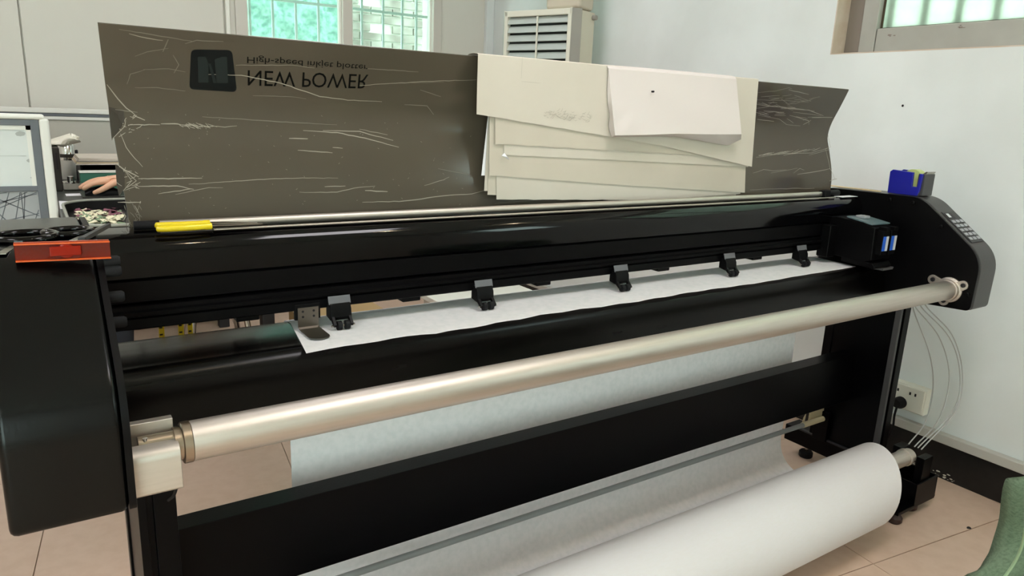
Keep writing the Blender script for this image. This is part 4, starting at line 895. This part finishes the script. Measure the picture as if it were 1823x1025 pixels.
build('wheel', MB().lathe((MX-.026, MY-.004, ZD+.028), [(.006, 0), (.006, .008)], 'y', 12), 'dark_grey', ms)
q = at(130, 347, z=ZD); build('note_card', MB().box((q.x-.022, q.y-.03, ZD), (q.x+.026, q.y+.035, ZD+.001)), 'paper_white', None, 'small white card on the desk in front of the flask', 'card', loc=q, smooth=0)
pts4 = [at(u, v, z=ZD) for u, v in ((107, 372), (124, 371), (131, 359), (105, 358))]
build('note_card', MB().prism_to(pts4, (0, 0, .001)), 'paper_white', None, 'larger white sheet at the desk edge beside the screen', 'card', loc=pts4[0], smooth=0)
# shallow black tray of fabric scraps at the near edge of the desk
bn = empty('scrap_tray', (.28, 2.4, ZD), 'black rounded tray of colourful fabric scraps on the desk', 'tray')
def rr_loop(x0_, x1_, y0_, y1_, r_, z_, n=8):
    out = []
    for (cx_, cy_, a0) in ((x1_-r_, y1_-r_, 0), (x0_+r_, y1_-r_, 90), (x0_+r_, y0_+r_, 180), (x1_-r_, y0_+r_, 270)):
        for k in range(n+1): a = math.radians(a0+90*k/n); out.append(Vector((cx_+r_*math.cos(a), cy_+r_*math.sin(a), z_)))
    return out
yb_ = at(190, 355, z=ZD+.030).y
lo1 = rr_loop(.080, .60, 2.05, yb_-.008, .10, ZD+.002); hi1 = rr_loop(.074, .606, 2.04, yb_, .105, ZD+.030)
build('wall', MB().grid([lo1+lo1[:1], hi1+hi1[:1]]).add(lo1, [tuple(range(len(lo1)))]), 'black_plastic', bn, solid=.002)
build('rim', MB().tube(hi1, .0042, 8, closed=True), 'rim', bn)
for nm, m_, n_ in (('pink_scrap', 'scrap_a', 70), ('cream_scrap', 'scrap_b', 130), ('green_scrap', 'scrap_c', 80)):
    mb = MB()
    for k in range(n_):
        g = at(random.uniform(118, 215), random.gauss(387, 5)-(0 if nm != 'pink_scrap' else 7), z=ZD+.014)
        c = Vector((min(max(g.x, .11), .56), min(max(g.y, 2.08), yb_-.05), ZD+random.uniform(.006, .020))); d1 = Vector((random.uniform(-1, 1), random.uniform(-1, 1), random.uniform(-.3, .3)))*.012; d2 = Vector((-d1.y, d1.x, random.uniform(-.006, .006)))*.5
        mb.add([c-d1-d2, c+d1-d2, c+d1*.7+d2+Vector((0, 0, .003)), c-d1*.8+d2], [(0, 1, 2, 3)])
    build(nm, mb, m_, bn, kind='stuff', solid=.0008, smooth=0)

# ---------------- the person at the desk (only the hand shows; the rest sits behind the smoked lid)
px_, py_ = .555, 2.99
hx, hy, hz = MX, MY, ZD          # the mouse under the hand
pe = empty('person', (px_, py_, 0), 'person in a brown sweater seated behind the lid, hand on a mouse', 'person')
def skin_mesh(name, verts, edges, m, parent, sub=2, root=0):
    me = bpy.data.meshes.new(name); me.from_pydata([Vector(v[0])-ORG[parent] for v in verts], edges, [])
    o = bpy.data.objects.new(name, me); COL.objects.link(o); o.parent = parent; ORG[o] = ORG[parent]
    md = o.modifiers.new('skin', 'SKIN'); md.use_smooth_shade = True
    sv = me.skin_vertices[0].data if me.skin_vertices else None
    if sv is None:
        bm = bmesh.new(); bm.from_mesh(me); bm.verts.layers.skin.verify(); bm.to_mesh(me); bm.free(); sv = me.skin_vertices[0].data
    for i, v in enumerate(verts):
        r = v[1]; sv[i].radius = (r, r) if not isinstance(r, tuple) else r; sv[i].use_root = (i == root)
    s_ = o.modifiers.new('sub', 'SUBSURF'); s_.levels = sub; s_.render_levels = sub
    me.materials.append(MT[m]); return o
V = [((px_+.02, py_, .52), .115), ((px_+.01, py_, .68), .11), ((px_-.01, py_, .87), .115), ((px_-.02, py_, .99), .080), ((px_-.03, py_, 1.05), .046), ((px_-.05, py_, 1.12), .058), ((px_-.055, py_, 1.185), .074), ((px_-.05, py_, 1.245), .052),
     ((px_-.02, py_-.16, .965), .052), ((px_+.02, py_-.20, .83), .042), ((hx+.155, hy+.005, hz+.060), .032), ((hx+.085, hy+.002, hz+.052), .0225),
     ((px_-.02, py_+.17, .965), .052), ((px_-.02, py_+.24, .84), .042), ((.36, py_+.16, .85), .03),
     ((px_, py_-.10, .51), .085), ((.22, py_-.11, .53), .062), ((.20, py_-.11, .10), .045), ((.12, py_-.11, .04), .04),
     ((px_, py_+.10, .51), .085), ((.22, py_+.11, .53), .062), ((.20, py_+.11, .10), .045), ((.12, py_+.11, .04), .04)]
E_ = [(0, 1), (1, 2), (2, 3), (3, 4), (4, 5), (5, 6), (6, 7), (3, 8), (8, 9), (9, 10), (10, 11), (3, 12), (12, 13), (13, 14), (0, 15), (15, 16), (16, 17), (17, 18), (0, 19), (19, 20), (20, 21), (21, 22)]
# hand on the mouse: wrist, back of the hand as four metacarpals, five separate fingers
w0 = len(V); V += [((hx+.056, hy+.0, hz+.054), (.026, .017))]; E_ += [(11, w0)]
for k, (dy, L_, zz) in enumerate(((-.027, .052, -.001), (-.009, .060, .002), (.009, .056, .002), (.026, .044, -.003))):
    i0 = len(V); yb = hy+dy
    V += [((hx+.030, hy+dy*.75, hz+.056+zz), .0125), ((hx-.002, yb, hz+.053+zz), .0112), ((hx-.002-L_*.42, yb+dy*.12, hz+.047+zz), .0092), ((hx-.002-L_*.78, yb+dy*.16, hz+.036+zz), .0084), ((hx-.002-L_, yb+dy*.16, hz+.027+zz), .0068)]
    E_ += [(w0, i0), (i0, i0+1), (i0+1, i0+2), (i0+2, i0+3), (i0+3, i0+4)]
i0 = len(V)
V += [((hx+.040, hy-.030, hz+.046), .0125), ((hx+.016, hy-.045, hz+.034), .0105), ((hx-.008, hy-.047, hz+.022), .0090), ((hx-.024, hy-.044, hz+.015), .0072)]
E_ += [(w0, i0), (i0, i0+1), (i0+1, i0+2), (i0+2, i0+3)]
skin_mesh('body', V, E_, 'skin', pe)
SV = [((px_+.02, py_, .57), .14), ((px_+.01, py_, .72), .136), ((px_-.01, py_, .87), .138), ((px_-.02, py_, .985), .096), ((px_-.027, py_, 1.03), .060),
      ((px_-.02, py_-.165, .965), .066), ((px_+.02, py_-.205, .83), .055), ((hx+.165, hy+.006, hz+.061), .044), ((px_-.02, py_+.18, .965), .066), ((px_-.02, py_+.245, .84), .054), ((.41, py_+.18, .85), .043)]
skin_mesh('sweater', SV, [(0, 1), (1, 2), (2, 3), (3, 4), (3, 5), (5, 6), (6, 7), (3, 8), (8, 9), (9, 10)], 'sweater', pe)
TV = [((px_+.02, py_, .52), .13), ((px_, py_-.10, .51), .098), ((.22, py_-.11, .53), .074), ((.202, py_-.11, .13), .056), ((px_, py_+.10, .51), .098), ((.22, py_+.11, .53), .074), ((.202, py_+.11, .13), .056)]
skin_mesh('trousers', TV, [(0, 1), (1, 2), (2, 3), (0, 4), (4, 5), (5, 6)], 'trousers', pe)
HV = [((px_+.02, py_, 1.115), .048), ((px_, py_, 1.175), .080), ((px_-.02, py_, 1.235), .074), ((px_-.05, py_, 1.272), .048)]
skin_mesh('hair', HV, [(0, 1), (1, 2), (2, 3)], 'hair', pe)
hc_ = Vector((px_-.055, py_, 1.175))
for sy in (-1, 1):
    build('eye', MB().lathe(hc_+Vector((-.058, sy*.026, .012)), [(.004, -.006), (.009, -.003), (.010, 0), (.008, .003), (.003, .005)], 'z', 12), 'hair', pe)
    build('ear', MB().prism_to([hc_+Vector((.012+.016*math.cos(t), sy*.070, -.002+.026*math.sin(t))) for t in [k*.628 for k in range(10)]], (0, sy*.010, 0)), 'skin', pe, bevel=.003)
build('nose', MB().add([hc_+Vector(p) for p in ((-.066, 0, .014), (-.060, -.014, -.022), (-.060, .014, -.022), (-.094, 0, -.018), (-.066, 0, -.030))], [(0, 1, 3), (0, 3, 2), (1, 4, 3), (3, 4, 2), (0, 2, 4, 1)]), 'skin', pe, bevel=.003)
build('mouth', MB().box(hc_+Vector((-.074, -.020, -.050)), hc_+Vector((-.060, .020, -.043))), 'scrap_a', pe, bevel=.002)
st = empty('stool', (px_+.02, py_, 0), 'dark stool under the seated person', 'stool')
build('seat', MB().lathe((px_+.02, py_, .34), [(.17, 0), (.19, .01), (.19, .04), (.17, .05)], 'z', 28), 'chair_black', st)
for a in (.8, 2.4, 3.9, 5.5): build('leg', MB().tube([(px_+.02+.13*math.cos(a), py_+.13*math.sin(a), .345), (px_+.02+.19*math.cos(a), py_+.19*math.sin(a), .0)], .012, 10), 'steel', st)

# ================================================================== GLIMPSED THROUGH THE GAP UNDER THE HEAD
tm = empty('tape_measure', (.225, 1.47, .64), 'yellow tape measures hanging behind the platen, seen through the gap', 'tape measure')
for k, (u, u1_, m_) in enumerate(((281, 291, 'yellow'), (316, 326, 'yellow'), (333, 342, 'yellow'))):
    a, b = at(u, 590, y=1.47), at(u1_, 590, y=1.47)
    st_ = build('strip', MB().prism_to([(a.x, 1.47, .64), (b.x, 1.47, .64), (b.x+.004, 1.47, .80), (a.x+.004, 1.47, .80)], (0, .0008, 0)), m_, tm, smooth=0)
    for q in range(9): build('mark', MB().box((a.x+.003, 1.4692, .66+q*.014), (a.x+.003+.55*(b.x-a.x), 1.4698, .663+q*.014)), 'hole', st_, smooth=0)
build('hook', MB().tube([(a.x-.09, 1.475, .80), (b.x+.02, 1.475, .80)], .003, 8), 'black_metal', tm)
build('hook_arm', MB().tube([(a.x-.085, 1.475, .80), (a.x-.085, 1.37, .80), (a.x-.085, 1.345, .80)], .003, 8), 'black_metal', tm)
cb = empty('cardboard_box', (1.0, 2.75, 0), 'brown cardboard box on the floor behind the plotter', 'box')
build('carton', MB().box((.86, 2.62, 0), (1.22, 2.95, .30)), 'cardboard', cb, bevel=.003)
build('packing_tape', MB().box((1.02, 2.615, .22), (1.07, 2.952, .302)), 'cream', cb)
cb2 = empty('storage_box', (1.75, 2.85, 0), 'pale grey storage box on the floor behind the plotter', 'box')
build('tub', MB().box((1.52, 2.70, 0), (2.02, 3.0, .26)), 'frame_white', cb2, bevel=.006)
build('lid', MB().box((1.505, 2.685, .26), (2.035, 3.015, .29)), 'trimline', cb2, bevel=.006)

# ================================================================== GREEN CHAIR, front right
gc = empty('green_chair', (1.30, .22, 0), 'green mesh-fabric chair back at the right front corner', 'chair')
yc = .335
x_mid = 1.34
lf = smooth_path([at(u, v, y=yc) for u, v in ((1980, 812), (1900, 816), (1862, 824), (1836, 838), (1820, 856), (1811, 882), (1806, 914), (1802, 944), (1792, 968), (1772, 992), (1746, 1018), (1722, 1050), (1712, 1090))], 4)
rows = []
for p in lf:
    rows.append([Vector((p.x+(2*x_mid-2*p.x)*j/16, yc+.07*(1-math.cos(math.pi*(j/8-1)*.5))-.07, p.z)) for j in range(17)])
build('backrest', MB().grid(rows), 'green', gc, 'green mesh fabric backrest', solid=.022, smooth=179)
build('piping', MB().tube(smooth_path([at(1826, 940, y=yc-.052), at(1818, 975, y=yc-.045), at(1804, 1004, y=yc-.038), at(1786, 1030, y=yc-.032)], 6), .0018, 8), 'green_pipe', gc)
build('seat', MB().box((x_mid-.26, yc-.52, .395), (x_mid+.26, yc-.04, .455)), 'green', gc, bevel=.025, seg=3)
build('column', MB().lathe((x_mid, yc-.28, .09), [(.03, 0), (.03, .18), (.02, .18), (.02, .305)], 'z', 20), 'chair_black', gc)
for k in range(5):
    a = 2*math.pi*k/5+.3; c, s2 = math.cos(a), math.sin(a)
    build('base_arm', MB().tube([(x_mid, yc-.28, .10), (x_mid+.26*c, yc-.28+.26*s2, .065)], [.025, .016], 10), 'chair_black', gc)
    build('caster', MB().lathe((x_mid+.26*c, yc-.29+.26*s2, .026), [(.018, 0), (.026, .003), (.026, .018), (.018, .021)], 'y', 16), 'chair_black', gc)
build('back_bracket', MB().tube(smooth_path([(x_mid, yc-.28, .40), (x_mid, yc-.02, .38), (x_mid, yc-.045, .50)], 5), .016, 10), 'chair_black', gc)
# dark crumb on the floor
p = at(1725, 940, z=0); build('floor_crumb', MB().prism_to([(p.x+.007*math.cos(t)*(1+.3*math.sin(3*t)), p.y+.006*math.sin(t), .0006) for t in [k*.7 for k in range(9)]], (0, 0, .0015)), 'hole', None, 'tiny dark scrap on the floor near the green chair', 'scrap', loc=p, smooth=0)
